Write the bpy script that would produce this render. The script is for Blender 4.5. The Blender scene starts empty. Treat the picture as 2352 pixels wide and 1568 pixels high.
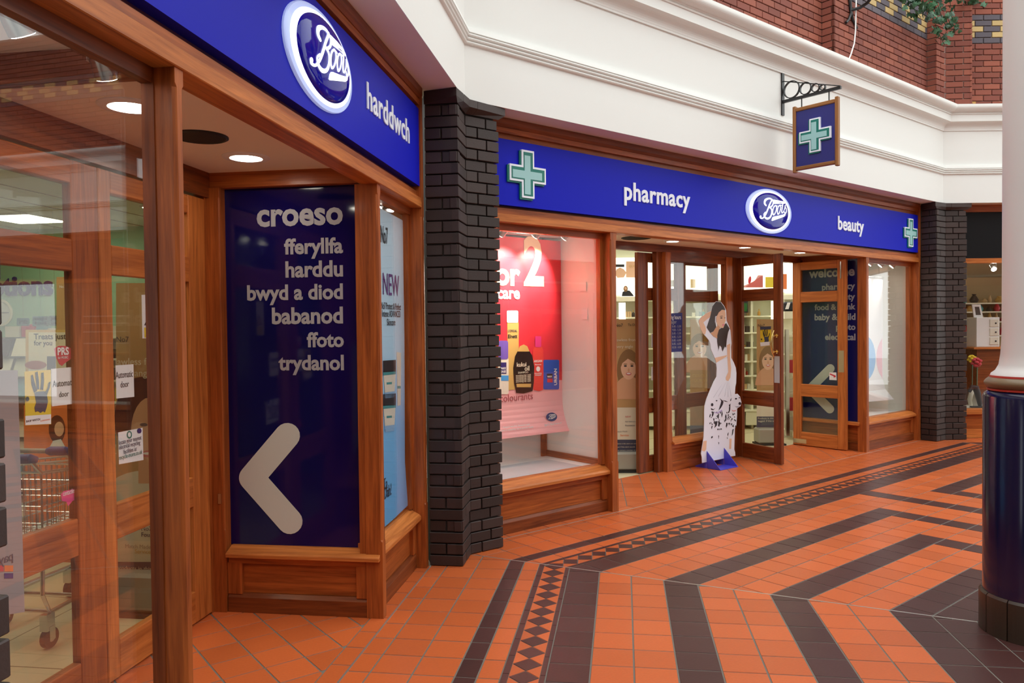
import bpy, bmesh, math, random
from mathutils import Matrix, Vector
from math import sin, cos, pi, radians, sqrt, hypot, atan2
rnd = random.Random(7)
SC = bpy.context.scene
COL = SC.collection
# ------------------------------------------------------------------ camera
IW, IH, FPX, CAMZ = 2352, 1568, 1785.25, 1.6
PITCH, ROLL, AZL, AZR, AZF = [radians(a) for a in (1.19674, -0.650597, 8.14708, 50.49969, 90.3)]
_B = Matrix(((1, 0, 0), (0, 0, -1), (0, 1, 0)))
_P = Matrix(((1, 0, 0), (0, cos(PITCH), -sin(PITCH)), (0, sin(PITCH), cos(PITCH))))
_Z = Matrix(((cos(ROLL), -sin(ROLL), 0), (sin(ROLL), cos(ROLL), 0), (0, 0, 1)))
RM = _Z @ _P @ _B            # world -> camera (x right, y down, z forward)
RMT = RM.transposed()
cam_d = bpy.data.cameras.new('camera')
cam = bpy.data.objects.new('camera', cam_d)
COL.objects.link(cam)
cam_d.sensor_fit = 'HORIZONTAL'; cam_d.sensor_width = 36.0
cam_d.lens = FPX / IW * 36.0
cam_d.clip_start = 0.05; cam_d.clip_end = 200
_r, _u, _b = RMT @ Vector((1, 0, 0)), RMT @ Vector((0, -1, 0)), RMT @ Vector((0, 0, -1))
cam.matrix_world = Matrix(((_r.x, _u.x, _b.x, 0), (_r.y, _u.y, _b.y, 0), (_r.z, _u.z, _b.z, CAMZ), (0, 0, 0, 1)))
SC.camera = cam
# ------------------------------------------------------------------ world: bright overcast sky above the glazed roof
wd = bpy.data.worlds.new('sky'); SC.world = wd; wd.use_nodes = True
bg = wd.node_tree.nodes['Background']
bg.inputs['Color'].default_value = (0.95, 1.0, 0.985, 1); bg.inputs['Strength'].default_value = 2.5
SC.view_settings.view_transform = 'Standard'; SC.view_settings.look = 'None'
SC.view_settings.exposure = 0.0; SC.view_settings.gamma = 1.0
SC.view_settings.use_curve_mapping = False

# ------------------------------------------------------------------ frames
class Fr:
    """local x = along the facade (u), local y = depth into the shop (w), z up"""
    def __init__(s, th, o=(0, 0)):
        s.th = th; s.o = o; s.c, s.s = cos(th), sin(th)
    def wp(s, p):
        return Vector((s.o[0] + s.c * p[0] - s.s * p[1], s.o[1] + s.s * p[0] + s.c * p[1], p[2] if len(p) > 2 else 0))
    def lp(s, P):
        x, y = P[0] - s.o[0], P[1] - s.o[1]
        return (s.c * x + s.s * y, -s.s * x + s.c * y, P[2] if len(P) > 2 else 0)
FL, FR_, FF, FW = Fr(pi / 2 - AZL), Fr(pi / 2 - AZR), Fr(pi / 2 - AZF), Fr(0)
def ray(x, y):
    return RMT @ Vector(((x - IW / 2) / FPX, (y - IH / 2) / FPX, 1.0))
def _rl(fr, x, y):
    d = ray(x, y); o = fr.lp((0, 0, 0))
    return Vector((fr.c * d.x + fr.s * d.y, -fr.s * d.x + fr.c * d.y, d.z)), Vector((o[0], o[1], CAMZ))
def pw(fr, x, y, w):
    d, o = _rl(fr, x, y); t = (w - o.y) / d.y; return tuple(o + d * t)
def pu(fr, x, y, u):
    d, o = _rl(fr, x, y); t = (u - o.x) / d.x; return tuple(o + d * t)
def pz(fr, x, y, z):
    d, o = _rl(fr, x, y); t = (z - o.z) / d.z; return tuple(o + d * t)
def proj(P):
    c = RM @ (Vector(P) - Vector((0, 0, CAMZ)))
    if c.z <= 0.05: return None
    return (c.x / c.z * FPX + IW / 2, c.y / c.z * FPX + IH / 2)

# ------------------------------------------------------------------ mesh builder
class MB:
    def __init__(s): s.v = []; s.f = []; s.m = []
    def add(s, vs, fs, mi=0):
        b = len(s.v); s.v += [tuple(p) for p in vs]; s.f += [tuple(b + i for i in f) for f in fs]; s.m += [mi] * len(fs); return s
    def box(s, a0, a1, b0, b1, c0, c1, mi=0):
        if a0 > a1: a0, a1 = a1, a0
        if b0 > b1: b0, b1 = b1, b0
        if c0 > c1: c0, c1 = c1, c0
        vs = [(x, y, z) for z in (c0, c1) for (x, y) in ((a0, b0), (a1, b0), (a1, b1), (a0, b1))]
        return s.add(vs, [(3, 2, 1, 0), (4, 5, 6, 7), (0, 1, 5, 4), (1, 2, 6, 5), (2, 3, 7, 6), (3, 0, 4, 7)], mi)
    def prism(s, poly, ext, mi=0):
        n = len(poly); e = Vector(ext)
        vs = [Vector(p) for p in poly] + [Vector(p) + e for p in poly]
        return s.add(vs, [tuple(range(n))[::-1], tuple(range(n, 2 * n))] + [(i, (i + 1) % n, n + (i + 1) % n, n + i) for i in range(n)], mi)
    def loft(s, rings, closed=True, caps=True, mi=0):
        n = len(rings[0]); vs = [p for r in rings for p in r]; fs = []
        for k in range(len(rings) - 1):
            for i in range(n if closed else n - 1):
                j = (i + 1) % n
                fs.append((k * n + i, k * n + j, (k + 1) * n + j, (k + 1) * n + i))
        if caps and closed: fs += [tuple(range(n))[::-1], tuple((len(rings) - 1) * n + i for i in range(n))]
        return s.add(vs, fs, mi)
    def tube(s, pts, r, n=10, caps=True, mi=0):
        pts = [Vector(p) for p in pts]; rs = r if isinstance(r, (list, tuple)) else [r] * len(pts)
        rings = []; prev = None
        for i, p in enumerate(pts):
            t = (pts[min(i + 1, len(pts) - 1)] - pts[max(i - 1, 0)]).normalized()
            if prev is None:
                a = Vector((0, 0, 1)) if abs(t.z) < .9 else Vector((1, 0, 0))
                x = t.cross(a).normalized()
            else: x = (prev - t * prev.dot(t)).normalized()
            prev = x; y = t.cross(x)
            rings.append([p + (x * cos(2 * pi * k / n) + y * sin(2 * pi * k / n)) * rs[i] for k in range(n)])
        return s.loft(rings, True, caps, mi)
    def lathe(s, c, prof, n=24, axis='z', mi=0, caps=True):
        rings = []
        for (r, h) in prof:
            ring = []
            for k in range(n):
                a = 2 * pi * k / n
                q = (r * cos(a), r * sin(a), h)
                if axis == 'w': q = (q[0], -q[2], q[1])
                if axis == 'u': q = (-q[2], q[0], q[1])
                ring.append((c[0] + q[0], c[1] + q[1], c[2] + q[2]))
            rings.append(ring)
        return s.loft(rings, True, caps, mi)
    def ball(s, c, r, n=12, m=8, mi=0):
        rx, ry, rz = r if isinstance(r, (list, tuple)) else (r, r, r)
        rings = []
        for j in range(m + 1):
            t = -pi / 2 + pi * j / m; cr = max(cos(t), 1e-3)
            rings.append([(c[0] + rx * cr * cos(2 * pi * k / n), c[1] + ry * cr * sin(2 * pi * k / n), c[2] + rz * sin(t)) for k in range(n)])
        return s.loft(rings, True, True, mi)
    def post(s, u0, u1, w0, w1, z0, z1, za, zb, c=.010):
        def ring(z, k): return [(u0 + k, w0, z), (u1 - k, w0, z), (u1, w0 + k, z), (u1, w1, z), (u0, w1, z), (u0, w0 + k, z)]
        e = .0008
        return s.loft([ring(z0, e), ring(za, e), ring(za + .012, c), ring(zb - .012, c), ring(zb, e), ring(z1, e)])
    def mesh(s, name, o=(0, 0, 0), bevel=0, smooth=False):
        me = bpy.data.meshes.new(name)
        me.from_pydata([(p[0] - o[0], p[1] - o[1], p[2] - o[2]) for p in s.v], [], s.f)
        if any(s.m): me.polygons.foreach_set('material_index', s.m)
        bm = bmesh.new(); bm.from_mesh(me)
        bmesh.ops.recalc_face_normals(bm, faces=bm.faces)
        if bevel: bmesh.ops.bevel(bm, geom=bm.edges[:], offset=bevel, segments=1, affect='EDGES', clamp_overlap=True)
        bm.to_mesh(me); bm.free()
        if smooth:
            me.polygons.foreach_set('use_smooth', [True] * len(me.polygons))
            me.set_sharp_from_angle(angle=radians(40)) if hasattr(me, 'set_sharp_from_angle') else None
        me.update(); return me
ORG = {}
def _tag(o, label=None, cat=None, group=None, kind=None):
    if label: o['label'] = label
    if cat: o['category'] = cat
    if group: o['group'] = group
    if kind: o['kind'] = kind
    return o
def mats_of(me, mat):
    for m in (mat if isinstance(mat, (list, tuple)) else [mat]): me.materials.append(m)
def place(ob, fr, o):
    ob.location = fr.wp(o); ob.rotation_euler = (0, 0, fr.th); ORG[ob.name] = (fr, tuple(o))
def thing(name, label, cat, fr, o, group=None, kind=None):
    ob = bpy.data.objects.new(name, None); ob.empty_display_size = .1
    COL.objects.link(ob); place(ob, fr, o); return _tag(ob, label, cat, group, kind)
def part(parent, name, mb, mat, bevel=0, smooth=False, label=None, kind=None):
    fr, o = ORG[parent.name]
    me = mb.mesh(name, o, bevel, smooth) if isinstance(mb, MB) else mb
    if isinstance(mb, MB): mats_of(me, mat)
    ob = bpy.data.objects.new(name, me); COL.objects.link(ob); ob.parent = parent
    ORG[ob.name] = (fr, o)
    return _tag(ob, label, None, None, kind)
def solo(name, mb, mat, fr, label=None, cat=None, group=None, kind=None, bevel=0, smooth=False, o=None):
    if o is None:
        xs, ys, zs = [[p[i] for p in mb.v] for i in range(3)]
        o = ((min(xs) + max(xs)) / 2, (min(ys) + max(ys)) / 2, min(zs))
    me = mb.mesh(name, o, bevel, smooth); mats_of(me, mat)
    ob = bpy.data.objects.new(name, me); COL.objects.link(ob); place(ob, fr, o)
    return _tag(ob, label, cat, group, kind)
def struct(name, mb, mat, fr, **k): return solo(name, mb, mat, fr, kind='structure', **k)
def sthing(name, fr, o, label=None, cat=None): return thing(name, label, cat, fr, o, kind='structure')

# text: built-in font turned into flat letters on a plane
def text_mb(s, a, b, up=(0, 0, 1), t=.004, nrm=None, ysc=1.0, bold=0.0, gap=1.0, mirror=False, h=None):
    """letters of s from baseline point a to point b (frame coords); t = thickness towards nrm"""
    cu = bpy.data.curves.new('txt', 'FONT'); cu.body = s; cu.resolution_u = 3; cu.offset = bold; cu.space_character = gap
    ob = bpy.data.objects.new('txt', cu); COL.objects.link(ob)
    dg = bpy.context.evaluated_depsgraph_get(); dg.update()
    me = bpy.data.meshes.new_from_object(ob.evaluated_get(dg))
    vs = [v.co.copy() for v in me.vertices]; fs = [tuple(p.vertices) for p in me.polygons]
    bpy.data.objects.remove(ob); bpy.data.curves.remove(cu); bpy.data.meshes.remove(me)
    x0, x1 = min(v.x for v in vs), max(v.x for v in vs)
    a, b = Vector(a), Vector(b); r = (b - a); wd_ = r.length; r.normalize()
    k = wd_ / (x1 - x0); u = Vector(up).normalized()
    if h: ysc = h / (k * max(v.y for v in vs))
    n = Vector(nrm) if nrm else r.cross(u)
    n.normalize()
    mb = MB()
    P = [a + r * ((v.x - x0) * k) + u * (v.y * k * ysc) for v in vs]
    # boundary edges -> side walls
    nv = len(P); cnt = {}
    for f in fs:
        for i in range(len(f)):
            e = (f[i], f[(i + 1) % len(f)]); cnt[e] = 1
    sides = [(e[0], e[1], nv + e[1], nv + e[0]) for e in cnt if (e[1], e[0]) not in cnt]
    mb.add(P + [p + n * t for p in P], [tuple(nv + i for i in f) for f in fs] + sides)
    return mb
# ------------------------------------------------------------------ materials
_MC = {}
def srgb(r, g, b):
    return tuple(((c / 255) / 12.92 if c / 255 <= .04045 else ((c / 255 + .055) / 1.055) ** 2.4) for c in (r, g, b))
def _new(name):
    m = bpy.data.materials.new(name); m.use_nodes = True
    nt = m.node_tree; p = nt.nodes['Principled BSDF']; return m, nt, p
def plain(name, col, rough=.5, metal=0.0, spec=.5, coat=0.0, emit=None, es=0.0, var=0.0, bump=0.0, bscale=60, alpha=None):
    if name in _MC: return _MC[name]
    m, nt, p = _new(name); N, Lk = nt.nodes, nt.links
    p.inputs['Base Color'].default_value = (*col, 1); p.inputs['Roughness'].default_value = rough
    p.inputs['Metallic'].default_value = metal; p.inputs['Specular IOR Level'].default_value = spec
    p.inputs['Coat Weight'].default_value = coat; p.inputs['Coat Roughness'].default_value = .05
    if emit: p.inputs['Emission Color'].default_value = (*emit, 1); p.inputs['Emission Strength'].default_value = es
    tc = N.new('ShaderNodeTexCoord')
    nz = N.new('ShaderNodeTexNoise'); nz.inputs['Scale'].default_value = bscale; nz.inputs['Detail'].default_value = 4
    Lk.new(tc.outputs['Object'], nz.inputs['Vector'])
    if var:
        oi = N.new('ShaderNodeObjectInfo'); ad = N.new('ShaderNodeMath'); ad.operation = 'ADD'
        mx = N.new('ShaderNodeMath'); mx.operation = 'MULTIPLY_ADD'
        Lk.new(oi.outputs['Random'], ad.inputs[0]); Lk.new(nz.outputs['Fac'], ad.inputs[1])
        Lk.new(ad.outputs[0], mx.inputs[0]); mx.inputs[1].default_value = var; mx.inputs[2].default_value = 1 - var
        hs = N.new('ShaderNodeHueSaturation'); hs.inputs['Color'].default_value = (*col, 1)
        Lk.new(mx.outputs[0], hs.inputs['Value']); Lk.new(hs.outputs['Color'], p.inputs['Base Color'])
    if bump:
        bp = N.new('ShaderNodeBump'); bp.inputs['Strength'].default_value = bump; bp.inputs['Distance'].default_value = .002
        Lk.new(nz.outputs['Fac'], bp.inputs['Height']); Lk.new(bp.outputs['Normal'], p.inputs['Normal'])
    _MC[name] = m; return m
def wood(axis, dark=(.19, .040, .008), light=(.47, .122, .024), name='wood', rough=.42):
    key = name + axis
    if key in _MC: return _MC[key]
    m, nt, p = _new(name + '_' + axis); N, Lk = nt.nodes, nt.links
    tc = N.new('ShaderNodeTexCoord'); oi = N.new('ShaderNodeObjectInfo')
    ad = N.new('ShaderNodeVectorMath'); ad.operation = 'ADD'
    Lk.new(tc.outputs['Object'], ad.inputs[0]); Lk.new(oi.outputs['Random'], ad.inputs[1])
    mp = N.new('ShaderNodeMapping'); sc = {'u': (1.2, 22, 22), 'w': (22, 1.2, 22), 'z': (22, 22, 1.2)}[axis]
    mp.inputs['Scale'].default_value = sc; Lk.new(ad.outputs[0], mp.inputs['Vector'])
    n1 = N.new('ShaderNodeTexNoise'); n1.inputs['Scale'].default_value = 1.6; n1.inputs['Detail'].default_value = 8; n1.inputs['Distortion'].default_value = .9
    n2 = N.new('ShaderNodeTexNoise'); n2.inputs['Scale'].default_value = 9; n2.inputs['Detail'].default_value = 3
    Lk.new(mp.outputs[0], n1.inputs['Vector']); Lk.new(mp.outputs[0], n2.inputs['Vector'])
    mm = N.new('ShaderNodeMath'); mm.operation = 'MULTIPLY_ADD'; mm.inputs[1].default_value = .28
    Lk.new(n2.outputs['Fac'], mm.inputs[0]); Lk.new(n1.outputs['Fac'], mm.inputs[2])
    cr = N.new('ShaderNodeValToRGB'); e = cr.color_ramp.elements
    e[0].position = .40; e[0].color = (*dark, 1); e[1].position = .86; e[1].color = (*light, 1)
    k = e.new(.60); k.color = (*[(a * .55 + b * .45) for a, b in zip(dark, light)], 1)
    Lk.new(mm.outputs[0], cr.inputs['Fac']); Lk.new(cr.outputs['Color'], p.inputs['Base Color'])
    p.inputs['Roughness'].default_value = rough; p.inputs['Specular IOR Level'].default_value = .28; p.inputs['Coat Weight'].default_value = .06; p.inputs['Coat Roughness'].default_value = .12
    bp = N.new('ShaderNodeBump'); bp.inputs['Strength'].default_value = .12; bp.inputs['Distance'].default_value = .001
    Lk.new(n2.outputs['Fac'], bp.inputs['Height']); Lk.new(bp.outputs['Normal'], p.inputs['Normal'])
    _MC[key] = m; return m
def glassy(name='window_glass', tint=(1, 1, 1), ior=1.5, rough=0.0, extra=0.0):
    if name in _MC: return _MC[name]
    m, nt, p = _new(name); N, Lk = nt.nodes, nt.links
    N.remove(p); out = N['Material Output']
    tr = N.new('ShaderNodeBsdfTransparent'); tr.inputs['Color'].default_value = (*tint, 1)
    gl = N.new('ShaderNodeBsdfGlossy'); gl.inputs['Roughness'].default_value = rough; gl.inputs['Color'].default_value = (1, 1, 1, 1)
    fn = N.new('ShaderNodeFresnel'); fn.inputs['IOR'].default_value = ior
    ad = N.new('ShaderNodeMath'); ad.operation = 'ADD'; ad.inputs[1].default_value = extra; ad.use_clamp = True
    ge = N.new('ShaderNodeNewGeometry'); io = N.new('ShaderNodeMath'); io.operation = 'MULTIPLY_ADD'
    io.inputs[1].default_value = 1 / ior - ior; io.inputs[2].default_value = ior
    Lk.new(ge.outputs['Backfacing'], io.inputs[0]); Lk.new(io.outputs[0], fn.inputs['IOR'])
    Lk.new(fn.outputs[0], ad.inputs[0])
    mx = N.new('ShaderNodeMixShader'); Lk.new(ad.outputs[0], mx.inputs[0]); Lk.new(tr.outputs[0], mx.inputs[1]); Lk.new(gl.outputs[0], mx.inputs[2])
    Lk.new(mx.outputs[0], out.inputs['Surface'])
    _MC[name] = m; return m
def frosted(name='frosted_film', col=(.90, .86, .83)):
    if name in _MC: return _MC[name]
    m, nt, p = _new(name); N, Lk = nt.nodes, nt.links
    p.inputs['Base Color'].default_value = (*col, 1); p.inputs['Roughness'].default_value = .25
    tl = N.new('ShaderNodeBsdfTranslucent'); tl.inputs['Color'].default_value = (*col, 1)
    mx = N.new('ShaderNodeMixShader'); mx.inputs[0].default_value = .35
    Lk.new(p.outputs[0], mx.inputs[1]); Lk.new(tl.outputs[0], mx.inputs[2]); Lk.new(mx.outputs[0], N['Material Output'].inputs['Surface'])
    _MC[name] = m; return m
WU, WW, WZ = wood('u'), wood('w'), wood('z')
DU, DW_, DZ = [wood(a, (.10, .020, .005), (.26, .062, .014), 'dark_wood') for a in 'uwz']
HU, HW, HZ = [wood(a, (.32, .082, .016), (.66, .215, .050), 'pine') for a in 'uwz']
m_glass = glassy()
m_glass2 = glassy('door_glass', (.95, .97, .93), 1.45)
m_orange = plain('quarry_tile_orange', (.56, .120, .032), .36, spec=.32, var=.2, bump=.25, bscale=70)
m_brown = plain('quarry_tile_brown', (.070, .027, .024), .36, spec=.32, var=.22, bump=.25, bscale=70)
m_grout = plain('floor_grout', (.17, .15, .125), .9)
m_metal_strip = plain('metal_strip', (.62, .60, .56), .35, metal=.8)
m_white = plain('white_paint', (.84, .85, .82), .55, bump=.05, bscale=25)
m_soffit = plain('soffit_paint', (.88, .80, .66), .7)
m_cream = plain('cream_ceiling', (.90, .82, .68), .7)
m_dbrick = [plain('dark_brick_%d' % i, c, .55, var=.18, bump=.35, bscale=90) for i, c in enumerate([(.036, .020, .017), (.045, .026, .022), (.030, .017, .014)])]
m_dmortar = plain('dark_mortar', (.055, .047, .042), .95)
m_rbrick = [plain('red_brick_%d' % i, c, .8, var=.2, bump=.4, bscale=60) for i, c in enumerate([(.235, .062, .038), (.28, .078, .046), (.20, .052, .034)])]
m_gbrick = plain('grey_brick', (.105, .088, .105), .8, var=.2, bump=.4)
m_ybrick = plain('yellow_brick', (.52, .37, .16), .8, var=.15, bump=.4)
m_rmortar = plain('red_mortar', (.30, .25, .22), .95)
m_blue = plain('sign_blue', (.006, .010, .52), .45, spec=.13)
m_navy = plain('navy_board', (.005, .004, .075), .06, spec=.4)
m_letter = plain('sign_letter_white', (.80, .84, .92), .4, emit=(.85, .92, 1), es=.10)
m_print = plain('white_print', (.40, .40, .43), .5)
m_bwhite = plain('lit_white_acrylic', (.9, .93, 1), .3, emit=(.90, .96, 1), es=1.0)
m_halo = plain('pale_blue_halo', (.42, .52, .90), .3, emit=(.50, .62, 1), es=.40)  # emits the blurred halo round the lit logo
m_dome = plain('glossy_blue_dome', (.006, .004, .36), .05, spec=.28)
m_crossg = plain('cross_green', (.0, .19, .15), .4)
m_crossl = plain('cross_aqua', (.36, .66, .66), .35)
m_chrome = plain('brushed_chrome', (.62, .61, .60), .25, metal=1)
m_brass = plain('brass', (.78, .56, .22), .2, metal=1)
m_black = plain('black_iron', (.012, .012, .013), .4)
m_rubber = plain('black_rubber', (.015, .013, .012), .7)
m_lamp = plain('lamp_face', (1, 1, 1), .5, emit=(1, .93, .80), es=40)
m_paper = plain('white_paper', (.85, .85, .84), .6)
m_ink = plain('black_ink', (.015, .015, .02), .6)
m_bluei = plain('navy_ink', (.012, .014, .16), .5)
# ------------------------------------------------------------------ floors
def clip(poly, hp):
    """clip 2-D polygon by half planes (a,b,c): a*x+b*y>=c"""
    for a, b, c in hp:
        out = []
        for i in range(len(poly)):
            p, q = poly[i], poly[(i + 1) % len(poly)]
            dp, dq = a * p[0] + b * p[1] - c, a * q[0] + b * q[1] - c
            if dp >= 0: out.append(p)
            if (dp >= 0) != (dq >= 0):
                t = dp / (dp - dq); out.append((p[0] + (q[0] - p[0]) * t, p[1] + (q[1] - p[1]) * t))
        poly = out
        if len(poly) < 3: return []
    return poly
def area(p): return abs(sum(p[i][0] * p[(i + 1) % len(p)][1] - p[(i + 1) % len(p)][0] * p[i][1] for i in range(len(p)))) / 2
def hp_line(p, q, inside):
    """half plane through p,q containing inside (2-D)"""
    a, b = -(q[1] - p[1]), q[0] - p[0]; n = hypot(a, b); a, b = a / n, b / n; c = a * p[0] + b * p[1]
    if a * inside[0] + b * inside[1] < c: a, b, c = -a, -b, -c
    return (a, b, c)
G = .0042
MIT0 = pz(FW, 1083, 1273.5, 0)[:2]; MIT1 = pz(FW, 2245, 1428, 0)[:2]
M20 = pz(FW, 1900 + 1600 / 5.88, 900 + 648 / 5.88, 0)[:2]; M21 = pz(FW, 1900 + 2100 / 5.88, 900 + 715 / 5.88, 0)[:2]
def loc(fr, P): return fr.lp((P[0], P[1], 0))[:2]
TILE_T = .008
def shrink(hps, g): return [(a, b, c + g) for a, b, c in hps]
class Floor:
    def __init__(s, name, fr): s.fr = fr; s.name = name; s.t = []
    def cell(s, poly, hps, mat):
        p = clip(poly, shrink(hps, G * .6))
        if len(p) < 3 or area(p) < .0004: return
        s.t.append((p, mat))
    def finish(s, grout_poly, limit=300):
        fr = s.fr
        mb = MB(); mb.prism([(x, y, -.06) for x, y in grout_poly], (0, 0, .0575))
        base = struct(s.name, mb, m_grout, fr)
        fr_, o = ORG[base.name]
        sc = []
        for i, (p, m) in enumerate(s.t):
            pts = [proj(fr.wp((x, y, 0))) for x, y in p]
            a = 0
            if all(pts):
                cx = sum(q[0] for q in pts) / len(pts); cy = sum(q[1] for q in pts) / len(pts)
                if -60 < cx < IW + 60 and -60 < cy < IH + 60: a = area(pts)
            sc.append((a, i))
        sc.sort(reverse=True)
        big = {i for a, i in sc[:limit] if a > 25}
        cache = {}; rest = MB(); mats = []
        for i, (p, m) in enumerate(s.t):
            cx = sum(q[0] for q in p) / len(p); cy = sum(q[1] for q in p) / len(p)
            if i in big:
                key = (m.name, tuple((round(x - cx, 3), round(y - cy, 3)) for x, y in p))
                me = cache.get(key)
                if me is None:
                    q = MB(); n = len(p)
                    vs = [(x - cx, y - cy, -TILE_T) for x, y in p] + [((x - cx), (y - cy), -.0007) for x, y in p] + [((x - cx) * (1 - .0015 / max(.02, hypot(x - cx, y - cy))), (y - cy) * (1 - .0015 / max(.02, hypot(x - cx, y - cy))), 0) for x, y in p]
                    fs = [tuple(range(2 * n, 3 * n))] + [(k * n + j, k * n + (j + 1) % n, (k + 1) * n + (j + 1) % n, (k + 1) * n + j) for k in (0, 1) for j in range(n)]
                    q.add(vs, fs); me = q.mesh('tile'); me.materials.append(m); cache[key] = me
                ob = bpy.data.objects.new('tile', me); COL.objects.link(ob); ob.parent = base
                ob.location = (cx - o[0], cy - o[1], -o[2] + rnd.uniform(-.0005, .0003)); ob.rotation_euler = (rnd.uniform(-.002, .002), rnd.uniform(-.002, .002), 0)
            else:
                if m not in mats: mats.append(m)
                n = len(p)
                rest.add([(x, y, -TILE_T) for x, y in p] + [(x, y, 0) for x, y in p], [tuple(range(n, 2 * n))] + [(j, (j + 1) % n, n + (j + 1) % n, n + j) for j in range(n)], mats.index(m))
        if rest.v:
            part(base, 'small_tiles', rest, mats, kind='stuff')
        return base
def quad(u0, u1, w0, w1, g=G): return [(u0 + g, w0 + g), (u1 - g, w0 + g), (u1 - g, w1 - g), (u0 + g, w1 - g)]
VL = [-1.285, -1.175, -.975, -.775, -.672, -.565, -.53, -.39, -.362, -.163, .037, .236, .438, .64, .843, 1.04, 1.24, 1.444] + [1.444 + .2 * k for k in range(1, 14)]
LCOL = 'ooobo' + 'tdt' + 'boobooboo' + 'b' * 20
def r_of(v): return -4.3594 + (v + 1.0626) * .9502
def bands(fl, fr, vs, u0, u1, us, hps, isdark, du):
    for k in range(len(vs) - 1):
        w1, w0 = -vs[k], -vs[k + 1]
        c = LCOL[k]
        if c == 't':
            n = int((u1 - u0) / (du * 1.02))
            for j in range(n):
                fl.cell(quad(u0 + j * du * 1.02, u0 + (j + 1) * du * 1.02, w0, w1, .0025), hps, m_brown)
            continue
        if c == 'd':
            p = .1365; n = int((u1 - u0) / p); g = .0035; wm = (w0 + w1) / 2
            for j in range(n):
                a = u0 + j * p; b = a + p; m = (a + b) / 2
                fl.cell([(a + g, wm), (m, w0 + g), (b - g, wm), (m, w1 - g)], hps, m_brown)
                fl.cell([(m + g, w0), (m + p - g, w0), (b, wm - g)], hps, m_orange)
                fl.cell([(m + g, w1), (b, wm + g), (m + p - g, w1)], hps, m_orange)
            continue
        for (a, b) in us:
            v = (vs[k] + vs[k + 1]) / 2
            fl.cell(quad(a, b, w0, w1), hps, m_brown if isdark((a + b) / 2, v, c) else m_orange)
# left paving (in front of the left shopfront)
a, b = loc(FL, MIT0), loc(FL, MIT1)
hpL = [hp_line(a, b, (3, -0)), (0, -1, -1.285), (1, 0, 1.9), (0, 1, -2.9), (-1, 0, -5.6)]
fl = Floor('floor', FL)
us = [(5.008 - .196 * (k + 1), 5.008 - .196 * k) for k in range(-4, 17)]
bands(fl, FL, VL, 1.9, 5.6, us, hpL, lambda u, v, c: c == 'b', .196)
def region(hps, R=30): return clip([(-R, -R), (R, -R), (R, R), (-R, R)], hps)
fl.finish(region([hpL[0], (0, -1, -1.285), (1, 0, -8), (0, 1, -9)]))
# right paving
a, b = loc(FR_, MIT0), loc(FR_, MIT1); c2, d2 = loc(FR_, M20), loc(FR_, M21)
hpR = [hp_line(a, b, (7, -1)), hp_line(c2, d2, (7, -3)), (0, -1, 4.525 * -1), (0, 1, .6), (1, 0, 3.0), (-1, 0, -11.5)]
fl = Floor('floor', FR_)
VR = [r_of(v) for v in VL]
B = [r_of(v) for v in (-.163, .236, .843, 1.444)]
def darkR(u, v, c):
    s = abs(u - 7.14)
    if c == 'b' and v < B[0]: return True
    if v < B[0]: return False
    if s < .11: return True
    if v > B[1] and (.5 <= s <= .7 or (c == 'b' and v < r_of(.44) and s >= .5)): return True
    if v > B[2] and (1.1 <= s <= 1.3 or (c == 'b' and v < r_of(1.05) and s >= 1.1)): return True
    if v > B[3] and s >= 1.7: return True
    return False
us = [(7.24 + .2 * k, 7.44 + .2 * k) for k in range(-21, 21)]
bands(fl, FR_, VR, 3.0, 11.5, us, hpR, darkR, .2)
fl.finish(region([hpR[0], hpR[1], (0, -1, -4.525), (0, 1, -7)]))
# far paving beyond the second mitre line
a, b = loc(FF, M20), loc(FF, M21)
hpF = [hp_line(a, b, (7.5, 9)), (0, -1, -10.55), (0, 1, 7.5), (-1, 0, -9.5)]
fl = Floor('floor', FF)
for k in range(20):
    for j in range(18):
        dk = j in (2, 5, 6)
        fl.cell(quad(5.6 + .2 * k, 5.8 + .2 * k, 10.55 - .19 * (j + 1), 10.55 - .19 * j), hpF, m_brown if dk else m_orange)
fl.finish(region([hpF[0], (0, -1, -10.55), (0, 1, 3)]))
# lobby floors laid diagonally, with a half-tile border along the frontage
def lobby(fr, w0, wb, w1, u0, u1, off, ulen=.196):
    fl = Floor('floor', fr)
    n = int((u1 - u0) / .2) + 1
    for k in range(n): fl.cell(quad(u0 + .2 * k, u0 + .2 * (k + 1), w0, wb), [(-1, 0, -u1)], m_orange)
    hps = [(0, 1, wb), (0, -1, -w1), (1, 0, u0), (-1, 0, -u1)]
    q = sqrt(.5); g = G
    for i in range(-60, 90):
        for j in range(-60, 60):
            s0, s1 = off[0] + ulen * i + g, off[0] + ulen * (i + 1) - g; t0, t1 = off[1] + ulen * j + g, off[1] + ulen * (j + 1) - g
            P = [((s + t) * q, (s - t) * q) for s, t in ((s0, t0), (s1, t0), (s1, t1), (s0, t1))]
            cx = sum(p[0] for p in P) / 4; cy = sum(p[1] for p in P) / 4
            if u0 - .2 < cx < u1 + .2 and wb - .2 < cy < w1 + .2: fl.cell(P, hps, m_orange)
    return fl.finish([(u0, w0), (u1, w0), (u1, w1), (u0, w1)])
lobby(FL, 1.287, 1.39, 2.33, 1.3, 5.03, (5.94 * sqrt(.5), 1.74 * sqrt(.5)))
lobby(FR_, 4.527, 4.612, 5.50, 3.3, 10.83, (11.655 * sqrt(.5), .755 * sqrt(.5)))
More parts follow.
